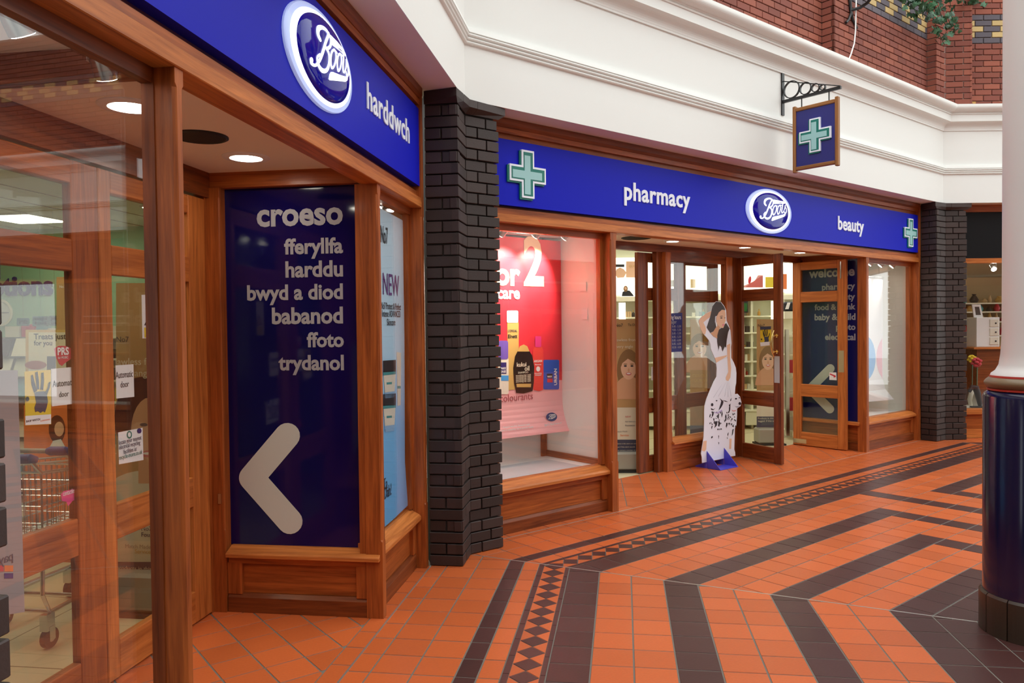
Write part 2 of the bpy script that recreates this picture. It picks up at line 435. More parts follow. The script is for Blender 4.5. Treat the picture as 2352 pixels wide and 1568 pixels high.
# metal joint strips set in the paving
for nm, fr, p, q in (('trim_1', FW, MIT0, MIT1), ('trim_2', FL, (2.0, 1.285), (5.03, 1.285)), ('trim_3', FR_, (3.36, 4.525), (10.8, 4.525)),
                     ('trim_4', FW, M20, (M20[0] + (M21[0] - M20[0]) * 4, M20[1] + (M21[1] - M20[1]) * 4))):
    d = Vector((q[0] - p[0], q[1] - p[1], 0)); L = d.length; d.normalize(); n = Vector((-d.y, d.x, 0)) * .005
    P = [Vector((p[0], p[1], -.004)) + n, Vector((p[0], p[1], -.004)) - n, Vector((q[0], q[1], -.004)) - n, Vector((q[0], q[1], -.004)) + n]
    struct(nm, MB().prism(P, (0, 0, .0052)), m_metal_strip, fr)
# ------------------------------------------------------------------ white bulkhead swept round the corners, soffit, brick piers
def corner(fa, wa, fb, wb):
    """world xy of the meeting point of plane w=wa of frame fa and w=wb of fb"""
    a1, b1, c1 = -fa.s, fa.c, wa; a2, b2, c2 = -fb.s, fb.c, wb
    d = a1 * b2 - a2 * b1
    return ((c1 * b2 - c2 * b1) / d, (a1 * c2 - a2 * c1) / d)
BL, BR, BF = 1.06, 4.33, 10.37
UEND = 10.5
def sweep_ring(d, z):
    w = (BL - d, BR - d, BF - d)
    p0 = FL.wp((-3.0, w[0], 0)); p3 = FF.wp((UEND, w[2], 0))
    c1 = corner(FL, w[0], FR_, w[1]); c2 = corner(FR_, w[1], FF, w[2])
    return [(p0.x, p0.y, z), (c1[0], c1[1], z), (c2[0], c2[1], z), (p3.x, p3.y, z)]
def sweep(profile):
    rings = [sweep_ring(d, z) for d, z in profile]
    return MB().loft(rings, closed=False, caps=False)
def arc(d0, z0, d1, z1, n=6, concave=True):
    out = []
    for i in range(n + 1):
        t = i / n * pi / 2
        out.append((d0 + (d1 - d0) * ((1 - cos(t)) if concave else sin(t)), z0 + (z1 - z0) * (sin(t) if concave else (1 - cos(t)))))
    return out
struct('wall_bulkhead', sweep([(-.004, 3.152), (0, 3.152), (0, 3.535), (0, 4.42), (-.35, 4.42)]), m_white, FW)
rp = [(0, 3.527)]
for k in range(3):
    z = 3.530 + k * .024
    rp += [(.012 + .008 * k, z)] + [(.012 + .008 * k + .012 * sin(t * pi / 4), z + .020 * (1 - cos(t * pi / 4)) / 2) for t in range(1, 5)] + [(.014 + .008 * k, z + .022)]
rp += [(.040, 3.604), (.030, 3.640), (.0, 3.645)]
struct('trim_5', sweep(rp), m_white, FW)
cp = [(0, 4.10), (.014, 4.10), (.014, 4.118)] + arc(.016, 4.12, .105, 4.20, 8) + [(.112, 4.20), (.112, 4.285), (.122, 4.287), (.126, 4.298), (.118, 4.306), (.128, 4.310), (.132, 4.318)] + arc(.132, 4.32, .205, 4.375, 8, False) + [(.205, 4.40), (-.3, 4.42)]
struct('trim_6', sweep(cp), m_white, FW, smooth=False)
# soffit between the bulkhead and the shopfronts
sof = MB()
r0, r1 = sweep_ring(-.003, 3.153), sweep_ring(-.36, 3.153)
sof.add(r0 + r1, [(i, i + 1, 5 + i, 4 + i) for i in range(3)])
struct('ceiling', sof, m_soffit, FW)

COURSE = .0765
def brick_obj(base, mb_cache, fr, p, q, z0, h, depth, mat, name='brick', yaw=None):
    """brick with its face from p to q (frame 2-D), body towards +left normal; own object, child of base"""
    L = hypot(q[0] - p[0], q[1] - p[1]); key = (round(L, 3), round(h, 4), round(depth, 3), mat.name)
    me = mb_cache.get(key)
    if me is None:
        m = MB().box(0, L, 0, depth, 0, h); me = m.mesh('brick', bevel=.003); me.materials.append(mat); mb_cache[key] = me
    ob = bpy.data.objects.new(name, me); COL.objects.link(ob); ob.parent = base
    o = ORG[base.name][1]
    ob.location = (p[0] - o[0], p[1] - o[1], z0 - o[2]); ob.rotation_euler = (0, 0, atan2(q[1] - p[1], q[0] - p[0])); return ob
def pier(name, A, Bp, C, D, fr, label, ncourse=40, seed=1):
    """A-B return face, B-C and C-D the two front faces meeting in an inner angle (frame 2-D points, viewed left to right)"""
    r = random.Random(seed); cache = {}
    A, Bp, C, D = [Vector(x) for x in (A, Bp, C, D)]
    inn = (A + D) / 2 + ((A + D) / 2 - (Bp + C) / 2) * .6
    core = MB()
    def ins(P, k): return P + (Vector(inn) - P) * k
    def nrm2(P, Q): e = (Q - P).normalized(); return Vector((-e.y, e.x))
    def meet(P, d, Q, e): k = ((Q.x - P.x) * e.y - (Q.y - P.y) * e.x) / (d.x * e.y - d.y * e.x); return P + d * k
    n1, n2, n3 = nrm2(A, Bp), nrm2(Bp, C), nrm2(C, D); ci = .026
    a1 = A + n1 * ci; b1 = meet(a1, Bp - A, Bp + n2 * ci, C - Bp); c1_ = meet(Bp + n2 * ci, C - Bp, C + n3 * ci, D - C); d1 = D + n3 * ci - (D - C).normalized() * .03
    core.prism([(p_.x, p_.y, 0) for p_ in (a1, b1, c1_, d1, d1 + n3 * .12, a1 + n1 * .12 + (A - Bp).normalized() * .05)], (0, 0, 3.14))
    t = thing(name, label, 'pier', fr, (Bp.x, Bp.y, 0), kind=None)
    part(t, 'mortar_core', core, m_dmortar)
    J = .009
    for k in range(ncourse):
        z0 = k * COURSE + .004; h = COURSE - J
        rec = .009 if k % 4 == 3 else 0
        def seg(P, Q, cuts, rec_n):
            d = (Q - P); L = d.length; d.normalize(); nrm = Vector((-d.y, d.x))
            xs = [0] + [c for c in cuts if 0 < c < L] + [L]
            for a, b in zip(xs, xs[1:]):
                g0 = J / 2 if a > 0 else 0; g1 = J / 2 if b < L else 0
                p_, q_ = P + d * (a + g0) + nrm * rec_n, P + d * (b - g1) + nrm * rec_n
                brick_obj(t, cache, fr, p_, q_, z0, h, .05, r.choice(m_dbrick))
        LA, LB, LC = (Bp - A).length, (C - Bp).length, (D - C).length
        seg(A, Bp, [LA * .50] if k % 2 == 1 else [], rec)
        seg(Bp, C, [LB * .42] if k % 4 == 0 else [], rec)
        dd = (D - C).normalized()
        seg(C, D - dd * rec, [LC * .62] if k % 2 == 1 else [LC * .34], rec)
    # projecting cap course
    z0 = ncourse * COURSE + .004
    def off(P, e): return P + (P - Vector(inn)).normalized() * e
    pts = [off(A, .0), off(Bp, .045), off(C, .055), off(D, .055)]
    cap = MB()
    for P, Q, P2, Q2, cu in ((A, Bp, pts[0], pts[1], [1]), (Bp, C, pts[1], pts[2], [.52, 1]), (C, D, pts[2], pts[3], [.22, 1])):
        s = 0
        for e in cu:
            g = .006
            def mix(X, Y, t): return X + (Y - X) * t
            lo = [mix(P, Q, s), mix(P, Q, e - (.01 if e < 1 else 0))]; hi = [mix(P2, Q2, s), mix(P2, Q2, e - (.01 if e < 1 else 0))]
            cb = MB(); ii = Vector(inn)
            def ring(a, b, z): return [(a.x, a.y, z), (b.x, b.y, z), tuple(b + (ii - b) * .3) + (z,), tuple(a + (ii - a) * .3) + (z,)]
            cb.loft([ring(lo[0], lo[1], z0), ring(hi[0], hi[1], z0 + .035), ring(hi[0], hi[1], 3.150)])
            part(t, 'cap_brick', cb, r.choice(m_dbrick)); s = e
    return t
lab = lambda P: P
# near end of the left shopfront (only its edge shows), the corner pier, and the pier at the far end
pA, pB, pC = (5.03, 1.29), (5.03, 1.064), (5.306, 1.0645)
pD = loc(FL, FR_.wp((3.486, 4.352))[:2])
pier('brick_pier', pA, pB, pC, pD, FL, 'dark brown brick pier between the two blue shop signs', seed=3)
qA, qB, qC = (10.83, 4.54), (10.815, 4.333), (11.058, 4.318)
qD = loc(FR_, pz(FW, 1900 + 1885 / 5.88, 900 + 645 / 5.88, 0)[:2])
pier('brick_pier', qA, qB, qC, qD, FR_, 'dark brown brick pier at the far end beside the black shop sign', seed=5)
# near pier: mirrored plan
t = thing('brick_pier', 'dark brick pier cut off by the left picture edge', 'pier', FL, (1.0, 1.1, 0))
cache = {}; r = random.Random(9)
part(t, 'mortar_core', MB().box(.55, 1.19, 1.08, 1.45, 0, 3.14), m_dmortar)
for k in range(40):
    rec = .012 if k % 4 == 3 else 0; z0 = k * COURSE + .004; h = COURSE - .009
    for a, b in (((.60, .82), (.829, 1.05), (1.059, 1.205 - rec)) if k % 2 else ((.60, .70), (.709, .93), (.939, 1.205 - rec))):
        brick_obj(t, cache, FL, (a, 1.06 + rec), (b, 1.06 + rec), z0, h, .05, r.choice(m_dbrick))
    brick_obj(t, cache, FL, (1.205 - rec, 1.112), (1.205 - rec, 1.31), z0, h, .05, r.choice(m_dbrick))

# upper storey red brick above the cornice
def upper_wall(name, fr, segs, z0, z1, band=None, limit=300, label=None, seed=1):
    """segs: list of ((u0,w0),(u1,w1)) faces left to right"""
    r = random.Random(seed)
    back = MB()
    for (p, q) in segs:
        d = Vector((q[0] - p[0], q[1] - p[1])); n = Vector((-d.y, d.x)).normalized() * .02; n2 = n * 6
        e_ = d.normalized() * .022; p = (p[0] + e_.x, p[1] + e_.y); q = (q[0] - e_.x, q[1] - e_.y)
        back.prism([(p[0] + n.x, p[1] + n.y, z0), (q[0] + n.x, q[1] + n.y, z0), (q[0] + n2.x, q[1] + n2.y, z0), (p[0] + n2.x, p[1] + n2.y, z0)], (0, 0, z1 - z0))
    base = struct(name, back, m_rmortar, fr)
    items = []
    for si, (p, q) in enumerate(segs):
        P, Q = Vector(p), Vector(q); d = Q - P; L = d.length; d.normalize()
        nc = int((z1 - z0) / COURSE)
        for k in range(nc):
            z = z0 + k * COURSE
            s = -(.1125 if k % 2 else 0) + (0 if L > .5 else 0)
            i = 0
            while s < L - .005:
                e = min(s + .225, L); a = max(s, 0)
                if e - a > .03:
                    g0 = .005 if a > 0 else 0; g1 = .005 if e < L else 0
                    m = r.choice(m_rbrick)
                    if band:
                        b = band(si, a + (P.x if si >= 0 else 0), k, int(round((s + .2) / .225)), z)
                        if b: m = b
                    a_, b_ = P + d * (a + g0), P + d * (e - g1)
                    items.append((a_, b_, z, m))
                s += .225; i += 1
    sc = []
    for i, (a_, b_, z, m) in enumerate(items):
        q0, q1, q2 = proj(fr.wp((a_.x, a_.y, z))), proj(fr.wp((b_.x, b_.y, z))), proj(fr.wp((b_.x, b_.y, z + .067)))
        ar = 0
        if q0 and q1 and q2 and -20 < q0[0] < IW and -20 < q1[1] < IH and q2[1] > -15 and z > 4.35: ar = abs(q1[0] - q0[0]) * abs(q2[1] - q1[1])
        sc.append((ar, i))
    sc.sort(reverse=True); big = {i for a, i in sc[:limit] if a > 8}
    cache = {}; rest = MB(); mats = []
    for i, (a_, b_, z, m) in enumerate(items):
        if i in big: brick_obj(base, cache, fr, a_, b_, z, COURSE - .010, .03, m)
        else:
            if m not in mats: mats.append(m)
            n = Vector((-(b_ - a_).y, (b_ - a_).x)).normalized() * .03
            rest.prism([(a_.x, a_.y, z), (b_.x, b_.y, z), (b_.x + n.x, b_.y + n.y, z), (a_.x + n.x, a_.y + n.y, z)], (0, 0, COURSE - .010), mats.index(m))
    if rest.v: part(base, 'small_bricks', rest, mats, kind='stuff')
    return base
def band_r(si, u, k, i, z):
    j = round((z - ZB) / COURSE)
    if j in (0, 4): return m_gbrick
    if 0 < j < 4: return m_ybrick if (i + (1 if j == 2 else 0)) % 2 == 0 else m_gbrick
    return None
zb = pw(FF, 2250, 103, 10.50)[2]
Z0 = 4.38; ZB = Z0 + round((zb - Z0) / COURSE) * COURSE
u1_ = 8.4
upper_wall('wall_upper_right', FR_, [((4.4, 4.60), (u1_, 4.60)), ((u1_, 4.60), (u1_, 4.454)), ((u1_, 4.454), (10.81, 4.454))], Z0, 6.4,
           lambda si, u, k, i, z: band_r(si, u, k, i, z) if si == 2 else None, seed=4)
qDf = loc(FR_, FF.wp((6.067, 10.50))[:2]); qE = loc(FR_, FF.wp((9.5, 10.50))[:2])
qD2 = loc(FR_, FF.wp((6.067, 10.37))[:2])
upper_wall('wall_upper_far', FR_, [((10.81, 4.454), (10.81, 4.335)), ((10.81, 4.335), (11.058, 4.318)), ((11.058, 4.318), qD2), (qD2, qDf), (qDf, qE)], Z0, 6.4,
           lambda si, u, k, i, z: band_r(si, u, k, i, z) if si == 4 else None, seed=6)
bk = MB().box(4.4, 8.45, 4.66, 4.85, 4.36, 6.4).box(8.46, 10.95, 4.51, 4.85, 4.36, 6.4).box(10.822, 10.87, 4.37, 4.6, 4.36, 6.4); struct('wall_upper_core', bk, m_rmortar, FR_)
struct('wall_upper_core', MB().box(5.86, 6.02, 10.42, 10.9, 4.36, 6.4).box(5.9, 9.5, 10.56, 10.9, 4.36, 6.4), m_rmortar, FF)
struct('wall_pier_core', MB().box(5.01, 5.06, 1.395, 1.7, 0, 3.15), m_dmortar, FL)
struct('wall_pier_core', MB().box(10.835, 11.12, 4.60, 5.0, 0, 3.15), m_dmortar, FR_)
lw = MB(); P0 = FL.wp((-3, 1.33, 0)); c1 = corner(FL, 1.33, FR_, 4.60); c2 = FR_.wp((4.4, 4.60, 0))
for a, b in (((P0.x, P0.y), c1), (c1, (c2.x, c2.y))): lw.add([(a[0], a[1], 4.35), (b[0], b[1], 4.35), (b[0], b[1], 6.4), (a[0], a[1], 6.4)], [(0, 1, 2, 3)])
struct('wall_upper_left', lw, m_rbrick[0], FW)
# ------------------------------------------------------------------ shopfront builders
def fascia_timber(fr, W, u0, u1, n0, zs=(2.515, 3.02)):
    """beam, ledger, dark recess, head boards of one shopfront"""
    b = MB()
    b.box(u0, u1, W - .012, W + .10, 2.376, 2.437); struct('trim_%d' % n0, b, HU, fr, bevel=.003)
    b = MB().box(u0, u1, W + .022, W + .09, 2.437, 2.486); struct('trim_%d' % (n0 + 1), b, WU, fr)
    b = MB().box(u0, u1, W + .06, W + .10, 2.486, zs[0] + .03); struct('trim_%d' % (n0 + 2), b, DU, fr)  # recess under the sign in darker wood, its shade put into the colour
    b = MB().box(u0, u1, W + .03, W + .10, zs[1] - .02, 3.05); b.box(u0, u1, W - .004, W + .10, 3.045, 3.085)
    struct('trim_%d' % (n0 + 3), b, WU, fr)
    b = MB(); b.loft([[(u, W + .03, 3.085), (u, W - .010, 3.085), (u, W - .026, 3.105), (u, W - .026, 3.151), (u, W + .1, 3.151)] for u in (u0, u1)])
    struct('trim_%d' % (n0 + 4), b, DU, fr)
def pane_u(parent, u0, u1, w, z0, z1, mat=None, name='pane', t=.006):
    return part(parent, name, MB().box(u0, u1, w, w + t, z0, z1), mat or m_glass)
def pane_w(parent, w0, w1, u, z0, z1, mat=None, name='pane', t=.006):
    return part(parent, name, MB().box(u, u + t, w0, w1, z0, z1), mat or m_glass)
def riser_u(parent, u0, u1, W):
    """panelled stall riser and sill under a window in the plane of the facade"""
    s = MB(); s.loft([[(u, W + .020, .322), (u, W + .020, .345), (u, W + .030, .358), (u, W + .105, .398), (u, W + .16, .398), (u, W + .16, .322)] for u in (u0, u1)])
    part(parent, 'sill', s, HU, bevel=.002)
    part(parent, 'riser_panel', MB().box(u0, u1, W + .085, W + .11, .05, .33), WU)
    f = MB().box(u0, u1, W + .055, W + .12, 0, .085); f.loft([[(u, W + .055, .085), (u, W + .075, .105), (u, W + .12, .105), (u, W + .12, .085)] for u in (u0, u1)])
    part(parent, 'bottom_rail', f, DU, bevel=.002)
    part(parent, 'top_rail', MB().box(u0, u1, W + .058, W + .12, .275, .322), WU, bevel=.003)
    for a, b in ((u0, u0 + .035), (u1 - .06, u1)):
        part(parent, 'stile', MB().box(a, b, W + .058, W + .12, .10, .28), WZ, bevel=.003)
def leaf(name, fr, u0, u1, w, zt=2.30, th=.045, stile=(.17, .17), glass=None, kick=True, wood_=None, label=None):
    """three-pane timber door leaf in the plane w = const of fr"""
    z_, u_ = wood_ or (WZ, WU)
    d = sthing(name, fr, ((u0 + u1) / 2, w, 0.008), label, 'door' if label else None)
    a, b = u0 + stile[0], u1 - stile[1]
    part(d, 'stile', MB().box(u0 + .003, a, w, w + th, .008, zt), z_, bevel=.004)
    part(d, 'stile', MB().box(b, u1 - .003, w, w + th, .008, zt), z_, bevel=.004)
    zz = [(.008, .18), (.64, .80), (1.85, 1.985), (zt - .10, zt)]
    for z0, z1 in zz: part(d, 'rail', MB().box(a, b, w + .001, w + th - .001, z0, z1), u_, bevel=.004)
    for (z0, z1) in ((.18, .64), (.80, 1.85), (1.985, zt - .10)):
        part(d, 'pane', MB().box(a, b, w + th / 2 - .003, w + th / 2 + .003, z0, z1), glass or m_glass2)
    return d
def downlight(fr, u, w, z, r=.118, label=''):
    t = thing('downlight', label, 'light', fr, (u, w, z))
    part(t, 'trim_ring', MB().lathe((u, w, z), [(r, 0), (r, -.004), (r * .94, -.009), (r * .68, -.010), (r * .66, .0)], 32), m_paper, smooth=True)
    part(t, 'lamp', MB().lathe((u, w, z), [(r * .66, -.003), (.001, -.006)], 32), m_lamp)
    return t
def spotlight(fr, p, aim, label, R=.032, L=.10, top=None, power=0, cone=50, group=None, colr=(1, .86, .66)):
    """chrome can on a short arm; p = centre of can, aim = direction (frame coords)"""
    p = Vector(p); a = Vector(aim).normalized(); top = top or p.z + .12
    t = thing('spotlight', label, 'light', fr, (p.x, p.y, top), group)
    c = MB(); c.tube([p - a * L / 2, p - a * (L / 2 - .012), p + a * (L / 2 - .004), p + a * L / 2], [R * .8, R, R, R * .96], 20)
    part(t, 'can', c, m_chrome, smooth=True)
    f = MB(); f.tube([p + a * (L / 2 - .001), p + a * (L / 2 + .002)], R * .86, 18); part(t, 'lamp_face', f, m_lamp)
    ar = MB(); s = Vector((-a.y, a.x, 0)); s = s.normalized() * (R + .006) if s.length > .01 else Vector((R + .006, 0, 0))
    ar.tube([p + s * .9, p + s, Vector((p.x, p.y, (p.z + top) / 2)) + s, Vector((p.x, p.y, top - .005))], .006, 8)
    part(t, 'arm', ar, m_chrome, smooth=True)
    part(t, 'mount', MB().box(p.x - .06, p.x + .06, p.y - .018, p.y + .018, top - .02, top), m_paper, bevel=.003)
    if power:
        ld = bpy.data.lights.new('spot_beam', 'SPOT'); ld.energy = power; ld.spot_size = radians(cone); ld.spot_blend = .6; ld.color = colr; ld.shadow_soft_size = .03
        lo = bpy.data.objects.new('spot_beam', ld); COL.objects.link(lo); lo.parent = t
        o = ORG[t.name][1]; q = p + a * (L / 2 + .006); lo.location = (q.x - o[0], q.y - o[1], q.z - o[2])
        lo.rotation_euler = a.to_track_quat('-Z', 'Y').to_euler()
    return t
def poly_px(fr, plane, val, pts, t=.002, mi=0, mb=None):
    """outline given in photo pixels, laid on a plane of the frame as a thin print"""
    fn = pw if plane == 'w' else pu
    P = [Vector(fn(fr, x, y, val)) for x, y in pts]
    e = Vector((0, -t, 0)) if plane == 'w' else Vector((-t, 0, 0))
    return (mb or MB()).prism(P, e, mi)
def text_px(fr, plane, val, s, p, q, t=.002, **k):
    fn = pw if plane == 'w' else pu
    a, b = Vector(fn(fr, *p, val)), Vector(fn(fr, *q, val))
    b.z = a.z if k.pop('level', True) else b.z
    n = (0, -1, 0) if plane == 'w' else (-1, 0, 0)
    return text_mb(s, a, b, t=t, nrm=n, **k)
def ell(cx, cy, rx, ry, n=24, rot=0, a0=0, a1=360):
    out = []
    for k in range(n if a1 - a0 >= 360 else n + 1):
        a = radians(a0 + (a1 - a0) * k / n); x, y = rx * cos(a), ry * sin(a)
        out.append((cx + x * cos(rot) - y * sin(rot), cy + x * sin(rot) + y * cos(rot)))
    return out
def rrect(x0, y0, x1, y1, r, n=4):
    out = []
    for cx, cy, a in ((x1 - r, y1 - r, 0), (x0 + r, y1 - r, 90), (x0 + r, y0 + r, 180), (x1 - r, y0 + r, 270)):
        out += [(cx + r * cos(radians(a + 90 * k / n)), cy + r * sin(radians(a + 90 * k / n))) for k in range(n + 1)]
    return out
def stroke2(pts, wds, n=6):
    """smooth thick stroke as 2-D polygons; returns list of quads"""
    P = [Vector(p) for p in pts]; W_ = wds if isinstance(wds, (list, tuple)) else [wds] * len(P)
    S, T = [], []
    for i in range(len(P) - 1):
        p0, p1, p2, p3 = P[max(i - 1, 0)], P[i], P[i + 1], P[min(i + 2, len(P) - 1)]
        for k in range(n):
            t = k / n
            S.append(.5 * ((2 * p1) + (-p0 + p2) * t + (2 * p0 - 5 * p1 + 4 * p2 - p3) * t * t + (-p0 + 3 * p1 - 3 * p2 + p3) * t ** 3)); T.append(W_[i] + (W_[i + 1] - W_[i]) * t)
    S.append(P[-1]); T.append(W_[-1])
    Lf, Rt = [], []
    for i, p in enumerate(S):
        d = (S[min(i + 1, len(S) - 1)] - S[max(i - 1, 0)]); d = d.normalized() if d.length else Vector((1, 0))
        nn = Vector((-d.y, d.x)) * T[i] / 2; Lf.append(p + nn); Rt.append(p - nn)
    return Lf, Rt
# the oval script logo, traced on the right-hand sign and kept as plane coordinates (x right, y up, oval half-height about 1)
def _zr(x, y):
    p = pw(FR_, 1690 + x / 12.06, 420 + y / 12.06, 4.555); return p[0], p[2]
_l, _r2, _t, _b2 = _zr(410, 720), _zr(1392, 850), _zr(830, 272), _zr(970, 1300)
LCX, LCZ, LRX, LRZ = (_l[0] + _r2[0]) / 2, (_t[1] + _b2[1]) / 2, (_r2[0] - _l[0]) / 2, (_t[1] - _b2[1]) / 2
def _n(x, y):
    a = _zr(x, y); return ((a[0] - LCX) / LRZ, (a[1] - LCZ) / LRZ)
_px = lambda L_: [_n(*p) for p in L_]
LOGO_S = [(_px([(705, 640), (672, 585), (690, 505), (755, 458), (830, 452), (880, 490)]), [.09, .14, .13, .10, .09, .10]),
          (_px([(880, 475), (800, 620), (745, 760), (690, 900), (635, 985), (580, 985), (574, 950)]), [.08, .09, .10, .09, .07, .07, .14]),
          (_px([(860, 470), (902, 530), (888, 620), (838, 680), (780, 700)]), [.09, .08, .08, .08, .06]),
          (_px([(790, 695), (846, 745), (852, 860), (815, 965), (745, 1003), (680, 965), (652, 885), (690, 828)]), [.06, .09, .10, .10, .11, .09, .06, .06]),
          (_px([(955, 645), (905, 700), (880, 810), (900, 900), (945, 860), (985, 750), (985, 665), (955, 645), (1015, 660)]), [.055, .06, .075, .07, .055, .06, .06, .055, .04]),
          (_px([(1080, 640), (1035, 690), (1010, 790), (1028, 880), (1070, 840), (1108, 730), (1108, 655), (1080, 640), (1140, 640)]), [.055, .06, .075, .07, .055, .06, .06, .055, .04]),
          (_px([(1212, 525), (1180, 620), (1150, 740), (1142, 830), (1172, 845)]), [.05, .08, .085, .08, .05]),
          (_px([(1172, 845), (1220, 760), (1268, 630), (1262, 690), (1290, 745), (1286, 815), (1245, 855), (1215, 815)]), [.035, .04, .055, .06, .07, .07, .06, .05])]
LOGO_P = [_px([(905, 478), (1050, 500), (1180, 522), (1262, 550), (1278, 578), (1230, 592), (1080, 596), (925, 600), (915, 560)]),
          _px([(925, 945), (1080, 918), (1190, 890), (1240, 862), (1262, 870), (1250, 915), (1200, 955), (1000, 1025), (880, 1068), (862, 1060), (868, 1000), (890, 958)])]
def logo_letters(fn, t):
    """fn maps logo coords (x,y) -> point; t = extrusion vector"""
    mb = MB(); e = Vector(t)
    for pts, wd_ in LOGO_S:
        Lf, Rt = stroke2(pts, wd_)
        lo = [[fn(*a), fn(*b), Vector(fn(*b)) + e, Vector(fn(*a)) + e] for a, b in zip(Lf, Rt)]
        mb.loft(lo)
        for k in (0, -1):
            c = (Lf[k] + Rt[k]) / 2; r_ = (Lf[k] - Rt[k]).length / 2
            mb.prism([fn(*q) for q in ell(c.x, c.y, r_, r_, 12)], e)
    for P in LOGO_P: mb.prism([fn(*p) for p in P], e)
    return mb
def logo_sign(parent, fr, cu, cz, w, R, asp=None):
    """domed oval logo standing off the sign face at depth w"""
    asp = asp or LRX / LRZ
    lg = part(parent, 'logo', MB().lathe((0, 0, 0), [(1, 0), (1, .001)], 8), m_halo) if False else None
    def oval(a, b, prof, mat, name, par):
        mb = MB(); n = 56
        mb.loft([[(cu + k * a * cos(2 * pi * i / n), w - h, cz + k * b * sin(2 * pi * i / n)) for i in range(n)] for k, h in prof])
        return part(par, name, mb, mat, smooth=True)
    ax, az = R * asp, R
    halo = oval(ax * 1.28, az * 1.22, [(1, 0), (1, .008), (.985, .013), (.86, .016)], m_halo, 'logo_rim', parent)  # soft halo of the lit logo, its glow built as an emitting band
    oval(ax * 1.14, az * 1.10, [(1, .014), (.985, .022), (.88, .025)], m_bwhite, 'logo_ring', halo)
    oval(ax, az, [(1, .020), (1, .025)] + [(cos(t * pi / 2 / 8), .025 + .032 * sin(t * pi / 2 / 8)) for t in range(1, 8)] + [(.02, .057)], m_dome, 'logo_dome', halo)
    def fn(x, y):
        k = min(.93, hypot(x / asp, y)); return (cu + x * R, w - .025 - .032 * sqrt(1 - k * k) - .001, cz + y * R)
    part(halo, 'logo_lettering', logo_letters(fn, (0, -.003, 0)), m_bwhite)
# ------------------------------------------------------------------ left shopfront
WL = 1.31
fascia_timber(FL, WL, 1.21, 4.972, 10)
def sp(u0, u1, w0, w1, z0, z1, n, za=.42, zb=2.33): struct('trim_%d' % n, MB().post(u0, u1, w0, w1, z0, z1, za, zb), WZ, FL)
sp(2.150, 2.195, 1.306, 1.372, 0, 2.376, 20)
struct('trim_21', MB().box(2.145, 2.185, 1.372, 1.412, .35, 2.376), DZ, FL)
sp(4.080, 4.135, 1.312, 1.406, 0, 2.376, 22)
struct('trim_23', MB().box(4.085, 4.130, 1.406, 1.442, .30, 2.376), WZ, FL)
struct('trim_24', MB().post(4.972, 5.028, 1.300, 1.39, 0, 3.15, .42, 2.33), WZ, FL)
# sign
t = thing('shop_sign', 'long blue shop sign lettered harddwch with a large lit oval logo', 'sign', FL, (3.0, WL, 2.515))
part(t, 'panel', MB().box(1.21, 4.968, WL, WL + .05, 2.515, 3.02), m_blue)
mb = text_px(FL, 'w', WL - .002, 'harddwch', (842, 247), (939, 330), t=.006, bold=.014, gap=1.07)
part(t, 'lettering', mb, m_letter)
c0 = pw(FL, 722, 120, WL); 
_a, _b, _c, _d = pw(FL, 664, 75, WL), pw(FL, 792, 190, WL), pw(FL, 700, 3, WL), pw(FL, 755, 236, WL)
logo_sign(t, FL, (_a[0] + _b[0]) / 2, 2.772, WL, .172)
# display window nearest the camera
w1 = sthing('window_1', FL, (1.7, 1.39, 0))
pane_u(w1, 1.20, 2.150, 1.392, .398, 2.376)
riser_u(w1, 1.20, 2.150, WL)
part(w1, 'head_rail', MB().box(1.2, 2.15, 1.375, 1.412, 2.33, 2.376), DU)
part(w1, 'return_head', MB().box(2.205, 2.285, 1.372, 2.30, 2.385, 2.47), DW_)
pane_w(w1, 1.41, 2.28, 2.245, .40, 2.385)
part(w1, 'return_sill', MB().box(2.19, 2.30, 1.41, 2.30, .30, .40), HW)
part(w1, 'return_riser', MB().box(2.20, 2.285, 1.41, 2.30, 0, .30), WW)
part(w1, 'back_post', MB().box(2.19, 2.275, 2.20, 2.30, .0, 2.47), WZ)
# narrow display window beside the brick pier
w2 = sthing('window_2', FL, (4.55, 1.39, 0))
pane_u(w2, 4.132, 4.972, 1.398, .398, 2.36)
riser_u(w2, 4.132, 4.972, WL)
part(w2, 'head_rail', MB().box(4.132, 4.972, 1.375, 1.43, 2.33, 2.376), WU)
part(w2, 'frame_stile', MB().box(4.935, 4.972, 1.385, 1.42, .398, 2.34), WZ)
m_tan = plain('tan_board', (.55, .36, .20), .6)
part(w2, 'back_board', MB().box(4.15, 5.0, 1.62, 1.64, .36, 2.47), m_tan)
part(w2, 'side_board', MB().box(4.99, 5.0, 1.40, 1.62, .36, 2.47), m_tan)
part(w2, 'display_floor', MB().box(4.15, 5.0, 1.40, 1.62, .35, .36), m_tan)
part(w2, 'display_ceiling', MB().box(4.10, 5.0, 1.40, 1.64, 2.47, 2.48), m_cream)
